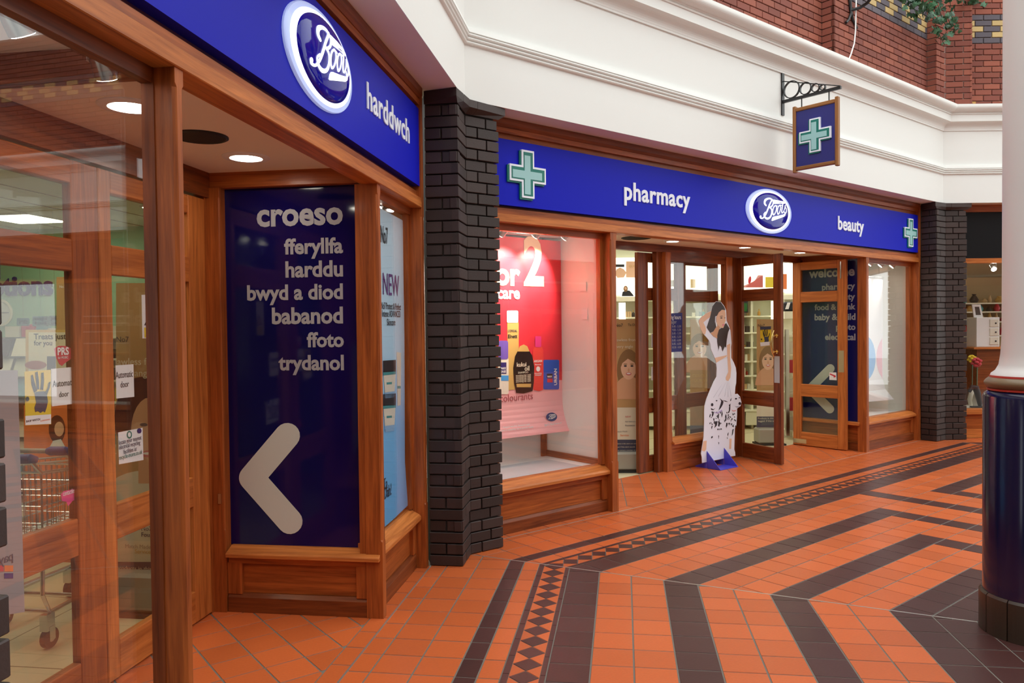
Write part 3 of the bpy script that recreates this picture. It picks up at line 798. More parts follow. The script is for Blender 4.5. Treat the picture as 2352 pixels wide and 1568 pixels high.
# recess side wall with the croeso board
w3 = sthing('window_3', FL, (4.10, 1.8, 0))
part(w3, 'head_rail', MB().box(4.085, 4.16, 1.406, 2.30, 2.385, 2.475), WW, bevel=.003)
part(w3, 'stile', MB().post(4.075, 4.16, 2.225, 2.30, 0, 2.385, .46, 2.34, .006), WZ)
s = MB(); s.loft([[(4.052, w, .318), (4.052, w, .338), (4.062, w, .345), (4.125, w, .372), (4.16, w, .372), (4.16, w, .318)] for w in (1.326, 2.215)])
part(w3, 'sill', s, HW, bevel=.002)
part(w3, 'riser_panel', MB().box(4.118, 4.14, 1.40, 2.22, .05, .32), WW)
part(w3, 'top_rail', MB().box(4.092, 4.14, 1.40, 2.22, .275, .32), WW, bevel=.003)
f = MB().box(4.085, 4.15, 1.40, 2.22, 0, .085); f.loft([[(4.085, w, .085), (4.105, w, .105), (4.15, w, .105), (4.15, w, .085)] for w in (1.40, 2.22)])
part(w3, 'bottom_rail', f, DW_)
for a, b in ((1.40, 1.47), (2.14, 2.225)): part(w3, 'riser_stile', MB().box(4.092, 4.14, a, b, .10, .28), WZ, bevel=.003)
bd = thing('direction_board', 'dark blue glossy board lettered croeso with a white arrow pointing left', 'sign', FL, (4.14, 1.83, .37))
part(bd, 'board', MB().box(4.139, 4.155, 1.442, 2.225, .37, 2.387), m_navy)
UB = 4.1385
for s, x0, x1, y, hh in (('croeso', 590, 788, 519, None), ('fferyllfa', 653, 788, 583, None), ('harddu', 656, 788, 636, None), ('bwyd a diod', 568, 788, 689, None),
                     ('babanod', 625, 788, 743, None), ('ffoto', 705, 790, 796, None), ('trydanol', 640, 790, 849, None)):
    part(bd, 'lettering', text_px(FL, 'u', UB, s, (x0, y), (x1, y - 2), t=.0012, bold=.03, ysc=1.02), m_print)
ar = MB()
Lf, Rt = stroke2([(660, 999), (579, 1096), (666, 1197)], 1, 1)
def thick(p, q, r, n=10):
    a = atan2(q[1] - p[1], q[0] - p[0]); o = []
    for k in range(n + 1): o.append((q[0] + r * cos(a - pi / 2 + pi * k / n), q[1] + r * sin(a - pi / 2 + pi * k / n)))
    for k in range(n + 1): o.append((p[0] + r * cos(a + pi / 2 + pi * k / n), p[1] + r * sin(a + pi / 2 + pi * k / n)))
    return o
m_arrow = plain('arrow_white', (.60, .62, .58), .5)
part(bd, 'arrow', poly_px(FL, 'u', UB, thick((660, 1000), (578, 1097), 29), .0012, mb=poly_px(FL, 'u', UB, thick((578, 1097), (666, 1197), 29), .0014)), m_arrow)
# entrance doors at the back of the lobby
leaf('door_1', FL, 2.29, 3.165, 2.30, 2.32, label='left leaf of the automatic entrance doors behind the near glass')
leaf('door_2', FL, 3.165, 4.055, 2.30, 2.32, stile=(.085, .165), wood_=(HZ, HU), label='right leaf of the automatic entrance doors beside the croeso board')
struct('trim_25', MB().box(1.2, 4.12, 2.285, 2.36, 2.33, 2.475), DU, FL)
struct('trim_26', MB().box(4.05, 4.17, 2.30, 2.36, 0, 2.34), WZ, FL)
struct('wall_lobby', MB().box(.9, 2.27, 2.30, 2.36, 0, 2.33), WU, FL)
struct('ceiling_lobby', MB().box(.9, 4.16, 1.385, 2.36, 2.47, 2.50), m_cream, FL)
solo('keep_plate', MB().box(4.070, 4.076, 2.245, 2.262, .615, .672), m_chrome, FL, 'small metal keep plate on the jamb left of the croeso board', 'plate')
for (u, w), l in (((2.80, 1.89), 'round recessed downlight seen through the near glass'), ((3.736, 1.888), 'round recessed downlight in the lobby ceiling beside the speaker')):
    downlight(FL, u, w, 2.47, label=l)
def speaker(fr, u, w, z, r, label):
    t = thing('ceiling_speaker', label, 'speaker', fr, (u, w, z))
    part(t, 'rim', MB().lathe((u, w, z), [(r, 0), (r, -.006), (r * .93, -.010), (r * .90, -.006)], 32, caps=False), m_black, smooth=True)
    part(t, 'grille', MB().lathe((u, w, z), [(r * .92, -.006), (.002, -.008)], 32), m_rubber)
speaker(FL, 3.300, 1.886, 2.47, .122, 'round black speaker grille in the left lobby ceiling')
p = pw(FL, 30, 32, 1.50); spotlight(FL, p, (.55, -.05, -.8), 'chrome spotlight in the top left corner of the picture', R=.034, L=.10, top=2.47, power=4)
p = pw(FL, 235, 140, 1.50); spotlight(FL, p, (.5, .1, -.85), 'chrome spotlight hanging left of the near wooden post', R=.034, L=.10, top=2.47, power=4)
for (x, y), l in (((872, 462), 'chrome spotlight half hidden behind the post by the blue poster'), ((899, 470), 'chrome spotlight above the pale blue poster')):
    p = pw(FL, x, y, 1.455); spotlight(FL, p, (-.25, .12, -.9), l, R=.026, L=.080, top=2.47, power=12, colr=(1, .9, .75))
# ------------------------------------------------------------------ right shopfront
WR = 4.555
fascia_timber(FR_, WR, 3.30, 10.775, 30, (2.505, 3.0))
def spr(u0, u1, w0, w1, z0, z1, n, za=.42, zb=2.32): struct('trim_%d' % n, MB().post(u0, u1, w0, w1, z0, z1, za, zb), WZ, FR_)
spr(4.842, 4.918, 4.550, 4.66, 0, 2.376, 40)
spr(9.335, 9.405, 4.550, 4.66, 0, 2.376, 41)
struct('trim_42', MB().post(10.775, 10.832, 4.545, 4.66, 0, 3.15, .42, 2.33), WZ, FR_)
struct('trim_43', MB().box(3.3, 3.62, 4.56, 4.66, 0, 2.376), WZ, FR_)
t = thing('shop_sign', 'long blue shop sign lettered pharmacy and beauty with two green crosses', 'sign', FR_, (7.0, WR, 2.505))
part(t, 'panel', MB().box(3.36, 10.772, WR, WR + .05, 2.505, 3.0), m_blue)
part(t, 'lettering', text_px(FR_, 'w', WR - .002, 'pharmacy', (1433, 457), (1584, 475), t=.008, bold=.022, gap=1.07), m_letter)
part(t, 'lettering', text_px(FR_, 'w', WR - .002, 'beauty', (1924, 526), (1983, 532), t=.008, bold=.022, gap=1.06), m_letter)
logo_sign(t, FR_, LCX, LCZ, WR, LRZ)
def cross(parent, fr, plane, val, cx, cz, s, flip=1):
    """layered pharmacy cross: green shadow cross, white outline, green inner, aqua face"""
    def P(k, dx, dz, arm):
        a, b = s * k, s * arm
        pts = [(-b, -a), (b, -a), (b, -b), (a, -b), (a, b), (b, b), (b, a), (-b, a), (-b, b), (-a, b), (-a, -b), (-b, -b)]
        if plane == 'w': return [(cx + x + dx, val, cz + z + dz) for x, z in pts]
        return [(val, cx - x - dx, cz + z + dz) for x, z in pts]
    e = lambda t: (0, -t, 0) if plane == 'w' else (-t, 0, 0)
    cr = part(parent, 'cross', MB().prism(P(1, -.05 * s, -.04 * s, .345), e(.012)), m_crossg)
    part(cr, 'cross_outline', MB().prism(P(.985, .03 * s, .02 * s, .335), e(.020)), m_letter)
    part(cr, 'cross_inner', MB().prism(P(.90, .03 * s, .02 * s, .25), e(.022)), m_crossg)
    part(cr, 'cross_face', MB().prism(P(.80, -.02 * s, -.02 * s, .16), e(.024)), m_crossl)
for x, y, s in ((1208, 402, .185), (2089, 535, .185)):
    p = pw(FR_, x, y, WR); cross(t, FR_, 'w', WR - .001, p[0], p[2], s)
# near display window
w = sthing('window_4', FR_, (4.2, 4.65, 0))
pane_u(w, 3.60, 4.845, 4.650, .398, 2.36)
riser_u(w, 3.60, 4.845, WR)
part(w, 'head_rail', MB().box(3.6, 4.845, 4.63, 4.68, 2.325, 2.376), WU)
part(w, 'frame_stile', MB().box(4.800, 4.845, 4.635, 4.68, .398, 2.33), WZ)
m_wboard = plain('white_board', (.86, .85, .82), .6)
m_mat = plain('rubber_mat', (.55, .56, .58), .6, bump=.9, bscale=160)
part(w, 'display_floor', MB().box(3.45, 4.90, 4.655, 5.42, .36, .375), m_wboard)
part(w, 'floor_mat', MB().box(3.5, 4.72, 4.68, 5.25, .375, .379), m_mat)
part(w, 'display_ceiling', MB().box(3.4, 4.92, 4.655, 5.45, 2.44, 2.46), m_wboard)
part(w, 'back_upper', MB().box(3.4, 4.86, 5.43, 5.45, .72, 2.44), m_wboard)
part(w, 'back_lower', MB().box(3.4, 4.80, 5.42, 5.44, .37, .62), m_wboard)
part(w, 'back_rail', MB().box(3.4, 4.86, 5.405, 5.45, .62, .70), WU, bevel=.003)
part(w, 'back_post', MB().box(4.80, 4.86, 5.395, 5.45, .37, .70), WZ, bevel=.003)
part(w, 'return_pane', MB().box(4.872, 4.882, 4.67, 5.43, .43, 2.44), frosted())
part(w, 'return_rail', MB().box(4.845, 4.90, 4.67, 5.43, .376, .43), WW, bevel=.003)
part(w, 'back_track', MB().box(3.4, 4.8, 5.36, 5.40, 2.30, 2.33), m_chrome)
# lobby shell
struct('ceiling_lobby', MB().box(4.86, 9.42, 4.62, 5.50, 2.445, 2.475), m_cream, FR_)
struct('trim_44', MB().box(4.86, 9.42, 5.42, 5.50, 2.365, 2.447), DU, FR_)
struct('trim_45', MB().post(6.575, 6.665, 5.375, 5.48, 0, 2.365, .42, 2.33, .006), WZ, FR_)
struct('trim_46', MB().box(6.49, 6.575, 5.43, 5.49, 0, 2.365), DZ, FR_)
struct('trim_47', MB().post(7.70, 7.82, 5.40, 5.48, 0, 2.365, .42, 2.33, .006), WZ, FR_)
struct('trim_54', MB().box(7.82, 7.985, 5.43, 5.49, 0, 2.40), DZ, FR_)
struct('trim_48', MB().box(9.29, 9.36, 5.40, 5.50, 0, 2.40), DZ, FR_)
struct('trim_49', MB().box(4.86, 4.93, 5.43, 5.50, 0, 2.365), DZ, FR_)
# fixed screen
w = sthing('window_5', FR_, (7.17, 5.44, 0))
pane_u(w, 6.665, 7.70, 5.44, .36, 2.30)
part(w, 'head_rail', MB().box(6.665, 7.70, 5.415, 5.47, 2.28, 2.365), DU)
s = MB(); s.loft([[(u, 5.345, .290), (u, 5.345, .305), (u, 5.36, .318), (u, 5.425, .355), (u, 5.48, .355), (u, 5.48, .290)] for u in (6.665, 7.70)])
part(w, 'sill', s, HU, bevel=.002)
part(w, 'riser_panel', MB().box(6.665, 7.70, 5.41, 5.47, 0.04, .30), WU)
part(w, 'top_rail', MB().box(6.665, 7.70, 5.385, 5.47, .24, .292), WU, bevel=.003)
part(w, 'bottom_rail', MB().box(6.665, 7.70, 5.38, 5.47, 0, .10), WU, bevel=.004)
# sliding leaves pushed back behind the screen
leaf('door_3', FR_, 6.27, 7.085, 5.505, 2.36, stile=(.17, .165), wood_=(DZ, DU), label='dark sliding door leaf with its edge showing left of the opening hours panel')
leaf('door_4', FR_, 7.085, 7.76, 5.555, 2.36, stile=(.0, .17), wood_=(DZ, DU), label='dark sliding door leaf behind the standee woman')
# the pair of doors hooked open into the lobby
def hinged(name, p, q, wood_, label, lockside=True):
    a = Vector(FR_.wp((*p, 0))[:2]); b = Vector(FR_.wp((*q, 0))[:2]); d = b - a
    fr = Fr(atan2(d.y, d.x), (a.x, a.y)); L = d.length
    return leaf(name, fr, 0, L, -.022, 2.365, .045, (.115, .115), wood_=wood_, label=label), fr, L
d5, f5, L5 = hinged('door_5', (7.985, 5.47), (7.835, 4.765), (DZ, DU), 'open dark wooden door with a brass pull handle')
d6, f6, L6 = hinged('door_6', (9.285, 5.49), (9.285, 4.765), (HZ, HU), 'open lighter wooden door in front of the welcome board')
def handle(d, fr, x, y0, sgn):
    hp = MB(); z0, z1 = 1.26, 1.46
    for z in (z0 + .01, z1 - .01):
        hp.lathe((x, y0, z), [(.022, 0), (.022, .006), (.010, .010), (.008, .04), (.014, .05)], 16, 'w')
    hp.tube([(x, y0 - .045, z0 - .05), (x, y0 - .075, z0 + .01), (x, y0 - .095, (z0 + z1) / 2), (x, y0 - .075, z1 - .01), (x, y0 - .045, z1 + .05)], [.006, .010, .013, .010, .006], 12)
    part(d, 'pull_handle', hp, m_brass, smooth=True, label='curved brass pull handle')
m_plate = plain('steel_plate', (.60, .58, .56), .35, metal=.85)
m_bplate = plain('brass_plate', (.72, .62, .40), .35, metal=.85)
handle(d5, f5, L5 - .06, -.022, 1)
part(d5, 'push_plate', MB().box(L5 - .10, L5 - .02, -.025, -.021, .92, 1.22), m_plate, bevel=.001)
part(d6, 'push_plate', MB().box(L6 - .10, L6 - .03, -.025, -.021, .97, 1.24), m_bplate, bevel=.001)
part(d6, 'kick_plate', MB().box(.01, .19, -.025, -.021, .03, .085), m_bplate)
part(d6, 'flush_bolt', MB().box(L6 - .075, L6 - .06, -.030, -.021, 2.13, 2.34), m_chrome)
# welcome board on the far side of the lobby
w = sthing('window_6', FR_, (9.38, 5.0, 0))
part(w, 'head_rail', MB().box(9.36, 9.44, 4.66, 5.44, 2.37, 2.45), WW)
part(w, 'sill', MB().box(9.30, 9.43, 4.63, 5.40, .32, .36), HW, bevel=.004)
part(w, 'riser_panel', MB().box(9.375, 9.42, 4.63, 5.44, 0, .33), WW)
part(w, 'bottom_rail', MB().box(9.355, 9.42, 4.63, 5.44, 0, .10), DW_)
bd = thing('direction_board', 'dark blue board lettered welcome behind the open wooden door', 'sign', FR_, (9.39, 5.0, .36))
m_navy2 = plain('navy_board_satin', (.010, .011, .115), .25, spec=.4)
part(bd, 'board', MB().box(9.385, 9.40, 4.61, 5.42, .36, 2.385), m_navy2)
UW = 9.3845
for s, x0, x1, y in (('welcome', 1858, 1963, 638), ('pharmacy', 1888, 1964, 666), ('beauty', 1912, 1964, 689), ('food & drink', 1871, 1965, 712),
                     ('baby & child', 1871, 1965, 735), ('photo', 1920, 1965, 757), ('electrical', 1895, 1965, 780)):
    part(bd, 'lettering', text_px(FR_, 'u', UW, s, (x0, y), (x1, y - 1), t=.0012, bold=.03), m_print)
part(bd, 'arrow', poly_px(FR_, 'u', UW, thick((1907, 846), (1860, 893), 10), .0012, mb=poly_px(FR_, 'u', UW, thick((1860, 893), (1906, 939), 10), .0014)), m_arrow)
# far display window
w = sthing('window_7', FR_, (10.1, 4.65, 0))
pane_u(w, 9.40, 10.775, 4.650, .398, 2.36)
riser_u(w, 9.40, 10.775, WR)
part(w, 'head_rail', MB().box(9.4, 10.775, 4.63, 4.68, 2.325, 2.376), WU)
part(w, 'frame_stile', MB().box(10.72, 10.775, 4.635, 4.69, .398, 2.33), WZ)
m_cboard = plain('cream_board', (.80, .77, .68), .6)
part(w, 'display_floor', MB().box(9.41, 10.83, 4.655, 5.45, .36, .375), m_wboard)
part(w, 'display_ceiling', MB().box(9.41, 10.85, 4.655, 5.45, 2.44, 2.46), m_cboard)
part(w, 'back_wall', MB().box(9.41, 10.85, 5.43, 5.45, .36, 2.44), m_cboard)
part(w, 'side_wall', MB().box(10.83, 10.85, 4.67, 5.43, .36, 2.44), m_cboard)
part(w, 'left_wall', MB().box(9.405, 9.412, 4.67, 5.43, .36, 2.44), m_cboard)
part(w, 'back_track', MB().box(9.5, 10.7, 5.30, 5.33, 2.26, 2.285), m_chrome)
# lights
spk = pz(FR_, 1462, 545.5, 2.445)
speaker(FR_, spk[0], spk[1], 2.445, .15, 'round black speaker grille in the pharmacy lobby ceiling')
for u, w_, l in ((6.35, 5.10, 'recessed downlight above the left open doorway of the pharmacy'), (7.55, 5.05, 'recessed downlight above the open double doors'), (8.7, 5.05, 'recessed downlight nearest the welcome board')):
    downlight(FR_, u, w_, 2.445, .09, l)
wd3 = 4.86
for (x, y, l) in ((1158, 527, 'left spotlight of the three over the red poster'), (1237, 531, 'middle spotlight of the three over the red poster'), (1304, 536, 'right spotlight of the three over the red poster')):
    p = pw(FR_, x, y, wd3); spotlight(FR_, p, (-.22, .62, -.70), l, R=.036, L=.11, top=2.44, power=120, cone=75, group='red poster spotlights', colr=(1, .85, .68))
for (x, y, l) in ((2003, 600, 'left spotlight of the three in the far display window'), (2028, 603, 'middle spotlight of the three in the far display window'), (2054, 605, 'right spotlight of the three in the far display window')):
    p = pw(FR_, x, y, 4.80); spotlight(FR_, p, (-.35, .55, -.75), l, R=.036, L=.11, top=2.44, power=22, cone=60, group='far window spotlights', colr=(1, .9, .75))
solo('door_sensor', MB().box(4.94, 5.02, 5.36, 5.42, 2.30, 2.36), m_black, FR_, 'small black door sensor above the open pharmacy entrance', 'sensor', bevel=.006)
# ------------------------------------------------------------------ shop interior
m_vinyl = plain('cream_vinyl_floor', (.66, .56, .36), .35, var=.05, bscale=3)
m_joint = plain('vinyl_joint', (.30, .25, .16), .8)
m_ceil = plain('interior_ceiling', (.74, .74, .62), .8)
m_panelglow = plain('ceiling_light_panel', (1, 1, 1), .5, emit=(1, .95, .74), es=9)
m_inwall = plain('interior_wall', (.62, .62, .48), .7)
m_green = plain('green_wall', (.36, .62, .40), .7)
m_shelf = plain('shelf_white', (.86, .83, .66), .4)
m_lightbox = plain('lit_display_panel', (1, 1, .95), .5, emit=(1, .97, .80), es=1.25)
m_tan2 = plain('banner_tan', (.50, .30, .12), .5)
m_skin = plain('print_skin', (.66, .36, .20), .5)
m_skin2 = plain('print_skin_light', (.80, .50, .33), .5)
m_hairb = plain('print_blonde', (.26, .14, .05), .5)
m_hair = plain('print_dark_hair', (.035, .014, .012), .45)
m_lip = plain('print_lips', (.62, .13, .13), .5)
m_cream2 = plain('print_cream', (.72, .66, .50), .5)
m_slate = plain('print_slate', (.055, .06, .10), .5)
m_greyp = plain('grey_plastic', (.33, .30, .24), .5)
m_goldp = plain('print_gold', (.62, .40, .12), .4)
m_redp = plain('print_red', (.58, .035, .06), .45)
m_pinkp = plain('print_pink', (.78, .36, .38), .5)
m_yel = plain('print_yellow', (.80, .58, .03), .5)
m_orangep = plain('print_orange', (.80, .20, .05), .5)
# right-hand part of the shop
struct('floor', MB().prism([(*loc(FR_, FR_.wp(p)[:2]), -.05) for p in ((3.0, 5.502), (12.2, 5.502), (12.2, 9.6), (3.0, 9.6))], (0, 0, .049)), m_vinyl, FR_)
for k in range(6):
    struct('trim_%d' % (60 + k), MB().box(4.6, 11.5, 5.9 + .6 * k, 5.904 + .6 * k, -.0012, .0006), m_joint, FR_)
YP = 11.7
struct('ceiling_shop', MB().prism([(-2.0, 6.6, 2.78), (-.3, 8.1, 2.78), (5.3, 12.4, 2.78), (5.3, 13.2, 2.78), (-2.0, 13.2, 2.78)], (0, 0, .05)), m_ceil, FW)
struct('wall_back', MB().box(-2.0, 5.3, YP + .5, YP + .55, 0, 2.8), m_inwall, FW)
struct('wall_right_end', MB().box(5.3, 5.35, 11.25, 12.3, 0, 2.8), m_inwall, FW)
struct('wall_side', MB().box(-2.05, -2.0, 6.6, 12.3, 0, 2.8), m_inwall, FW)
for i, (x, y) in enumerate(((1.0, 9.6), (1.9, 10.9), (3.2, 11.2), (.2, 10.9), (4.2, 12.0))):
    t = thing('ceiling_panel', 'lit square ceiling panel inside the pharmacy above the perfume shelves', 'light', FW, (x, y, 2.775), 'pharmacy ceiling panels')
    part(t, 'frame', MB().box(x - .31, x + .31, y - .31, y + .31, 2.768, 2.779), m_paper)
    part(t, 'diffuser', MB().box(x - .29, x + .29, y - .29, y + .29, 2.762, 2.770), m_panelglow)
# perfume wall
sh = thing('perfume_shelving', 'bright white perfume shelving along the back of the pharmacy', 'shelving', FW, (2.4, YP, 0))
X0, X1 = .5, 4.55
part(sh, 'back_panel', MB().box(X0, X1, YP + .34, YP + .36, .3, 2.05), m_shelf)
part(sh, 'light_panel', MB().box(X0, X1, YP + .30, YP + .34, 2.05, 2.62), m_lightbox, label='lit white header panel')
SHZ = [pw(FW, 1712, y, YP)[2] for y in (725, 763, 797, 829, 862, 894)]
for z in SHZ:
    part(sh, 'shelf', MB().box(X0, X1, YP, YP + .34, z - .022, z), m_shelf, bevel=.002)
zt = pw(FW, 1440, 681, YP)[2]
part(sh, 'header_shelf', MB().box(X0, X1, YP - .02, YP + .34, zt - .07, zt), m_shelf)
for x in (X0, 1.48, 2.42, 3.0, 3.62, 4.1, X1): part(sh, 'upright', MB().box(x - .015, x + .015, YP + .02, YP + .34, .0, 2.05), m_shelf)
for x in (1.66, 3.95): part(sh, 'glow_strip', MB().box(x - .05, x + .05, YP - .03, YP, 1.50, 1.92), m_lightbox)
for k in range(4):
    a, b = X0 + k * 1.0, X0 + k * 1.0 + .98
    dr = part(sh, 'drawer', MB().box(a, b, YP - .06, YP + .3, .06, .26), m_shelf, bevel=.004)
    for z in (.19, .12): part(dr, 'knob', MB().lathe(((a + b) / 2 - .05, YP - .06, z), [(.008, 0), (.014, .012), (.004, .016)], 10, 'w'), m_brass)
part(sh, 'counter_glass', MB().box(X0, X1, YP - .07, YP + .3, .265, .285), m_shelf)
m_amber = plain('amber_glass', (.55, .30, .06), .1); m_teal = plain('teal_glass', (.08, .36, .38), .1); m_rose = plain('rose_carton', (.62, .26, .20), .5)
m_kraft = plain('gold_carton', (.60, .40, .20), .5); m_dkbox = plain('dark_carton', (.05, .035, .03), .4); m_palebox = plain('pale_carton', (.78, .74, .62), .5); m_redgl = plain('red_glass', (.45, .04, .02), .1)
PC = {'amber': m_amber, 'teal': m_teal, 'rose': m_rose, 'gold': m_kraft, 'dark': m_dkbox, 'pale': m_palebox, 'red': m_redgl}
SHN = ['top', 'second', 'third', 'fourth', 'fifth', 'lowest']
def product(x0, x1, hpx, si, col, kind, where, z=None):
    z = SHZ[si] if z is None else z
    a, b = pw(FW, x0, 760, YP)[0], pw(FW, x1, 760, YP)[0]; h = hpx / 152.6; y = YP + .05 + rnd.uniform(0, .05); d = min(b - a, .09)
    lab = '%s %s on the %s shelf %s' % (col, 'perfume bottle' if kind == 'b' else 'perfume carton', SHN[si], where)
    grp = 'perfumes on the %s shelf %s' % (SHN[si], where)
    if kind == 'c': solo('perfume_carton', MB().box(a, b, y, y + d, z, z + h), PC[col], FW, lab, 'carton', grp, bevel=.002)
    else:
        cx = (a + b) / 2; r = (b - a) / 2
        t = thing('perfume_bottle', lab, 'bottle', FW, (cx, y + .04, z), grp)
        part(t, 'flask', MB().lathe((cx, y + .04, z), [(r * .9, 0), (r, h * .1), (r, h * .5), (r * .45, h * .66), (r * .3, h * .7)], 14), PC[col], smooth=True)
        part(t, 'cap', MB().lathe((cx, y + .04, z), [(r * .34, h * .68), (r * .36, h * .98), (r * .2, h)], 12), m_goldp, smooth=True)
wl, ws, wd_ = 'beside the left doorway', 'behind the glass screen', 'behind the brass-handled door'
for k in range(4): product(1433 + k * 5, 1437 + k * 5, 13, 0, 'gold', 'c', wl)
product(1454, 1461, 17, 0, 'dark', 'b', wl)
for k in range(3): product(1462 + k * 4, 1465.5 + k * 4, 15 + k, 0, 'pale', 'c', wl)
for a, b, h, c in ((1541, 1548, 15, 'rose'), (1548.5, 1554, 17, 'rose'), (1555, 1561, 11, 'pale'), (1593, 1600, 9, 'pale'), (1610, 1616, 11, 'dark')): product(a, b, h, 0, c, 'c', ws)
product(1616, 1623, 16, 0, 'teal', 'b', ws)
for a, b, h, c, k in ((1720, 1727, 9, 'gold', 'c'), (1727, 1735, 9, 'amber', 'b'), (1745, 1752, 16, 'amber', 'b')): product(a, b, h, 0, c, k, wd_)
for a, b, h, c, k in ((1687, 1700, 17, 'rose', 'c'), (1701, 1715, 18, 'pale', 'c'), (1717, 1735, 14, 'dark', 'c')): product(a, b, h, 1, c, k, wd_)
for a, b, h, c, k in ((1689, 1695, 20, 'amber', 'b'), (1697, 1706, 21, 'dark', 'b'), (1706, 1712, 17, 'pale', 'b'), (1706, 1719, 9, 'amber', 'b'), (1720, 1733, 12, 'dark', 'c')): product(a, b, h, 2, c, k, wd_)
for a, b, h, c, k in ((1687, 1693, 11, 'gold', 'c'), (1695, 1704, 12, 'gold', 'c'), (1705, 1712, 11, 'red', 'b'), (1714, 1719, 15, 'pale', 'c'), (1720, 1726, 16, 'gold', 'c')): product(a, b, h, 3, c, k, wd_)
for a, b, h, c, k in ((1690, 1695, 15, 'pale', 'c'), (1697, 1705, 17, 'pale', 'c'), (1707, 1715, 17, 'pale', 'c'), (1717, 1723, 13, 'red', 'b'), (1727, 1733, 13, 'red', 'b')): product(a, b, h, 4, c, k, wd_)
for a, b, h, c, k in ((1697, 1706, 11, 'pale', 'c'), (1708, 1718, 12, 'gold', 'c'), (1719, 1734, 12, 'pale', 'c')): product(a, b, h, 5, c, k, wd_)
# printed panels on top of the shelving
def panel_px(name, label, pts, Y, mat, parts_=(), cat='poster', group=None, fr=None):
    fr = fr or FW
    t = thing(name, label, cat, fr, pw(fr, sum(p[0] for p in pts) / len(pts), max(p[1] for p in pts), Y), group)
    part(t, 'sheet', poly_px(fr, 'w', Y, pts, .006), mat)
    for nm, pp, m, k in parts_: part(t, nm, poly_px(fr, 'w', Y - .006 - .001 * k, pp, .001), m)
    return t
R_ = lambda x0, y0, x1, y1: [(x0, y0), (x1, y0), (x1, y1), (x0, y1)]
Yg = YP + .02
panel_px('fashion_print', 'small print of a blonde woman in black above the left shelves', R_(1425, 656, 1462, 681), Yg, m_lightbox,
         [('printed_jacket', [(1428, 680), (1430, 670), (1438, 667), (1446, 667), (1453, 675), (1456, 680)], m_ink, 1), ('printed_hair', ell(1437, 663, 5, 7, 14), m_hairb, 2), ('printed_face', ell(1437, 662, 2.6, 3.6, 12), m_skin2, 3)])
panel_px('fashion_print', 'small red print at the right of the blonde woman print', R_(1463, 656, 1476, 681), Yg, m_redp, [('printed_figure', ell(1468, 668, 3, 9, 12), m_skin2, 1)])
panel_px('perfume_print', 'wide lit print of two pink perfume flasks near the ceiling', R_(1414, 605, 1478, 640), Yg + .10, m_lightbox,
         [('printed_flask', [(1416, 618), (1424, 614), (1433, 618), (1439, 626), (1433, 637), (1418, 638), (1413, 630)], m_skin2, 1),
          ('printed_flask', R_(1438, 600, 1471, 637), m_skin2, 1), ('printed_label', R_(1414, 607, 1434, 613), m_ink, 2)])
t = [o for o in COL.objects if o.name.startswith('perfume_print')][-1]
part(t, 'lettering', text_px(FW, 'w', Yg + .088, 'GUCCI', (1445, 613.5), (1467, 613.5), .002), m_goldp)
panel_px('fashion_print', 'dim print of a dark haired woman behind the screen top pane', R_(1536, 643, 1566, 658), Yg, m_greyp,
         [('printed_hair', ell(1557, 651, 5, 8, 14), m_hair, 1), ('printed_face', ell(1558, 650, 2.6, 4.2, 12), m_skin2, 2)])
panel_px('perfume_print', 'gold perfume print behind the second screen pane', R_(1586, 641, 1597, 661), Yg, m_goldp)
panel_px('perfume_print', 'black print with a gold bottle behind the brass-handled door', R_(1685, 635, 1706, 661), Yg, m_ink, [('printed_bottle', ell(1697, 653, 5.5, 6.5, 14), m_goldp, 1)])
panel_px('fashion_print', 'print of a woman in a sweeping pink dress', R_(1708, 632, 1752, 660), Yg, m_pinkp,
         [('printed_ground', [(1708, 632), (1741, 632), (1733, 645), (1720, 651), (1708, 656)], m_lightbox, 1), ('printed_dress', [(1710, 660), (1722, 652), (1736, 642), (1748, 634), (1752, 634), (1752, 660)], m_lip, 2), ('printed_body', ell(1722, 643, 3.5, 9, 14, .15), m_redp, 3)])
panel_px('perfume_print', 'yellow green print right of the pink dress print', R_(1758, 636, 1776, 660), Yg, m_yel)
panel_px('perfume_print', 'tall orange print seen in the gap between the open doors', R_(1796, 629, 1807, 664), Yg, m_orangep)
t = thing('price_screen', 'dark green price screen hanging among the perfume shelves', 'screen', FW, pw(FW, 1702, 718, YP - .05))
m_scr = plain('dim_green_screen', (.008, .06, .012), .2, emit=(.03, .16, .03), es=.35)
part(t, 'case', MB().prism([pw(FW, x, y, YP - .05) for x, y in R_(1686, 686, 1718, 718)], (0, .04, 0)), m_ink)
part(t, 'display', poly_px(FW, 'w', YP - .051, R_(1688, 696, 1716, 715), .002), m_scr)
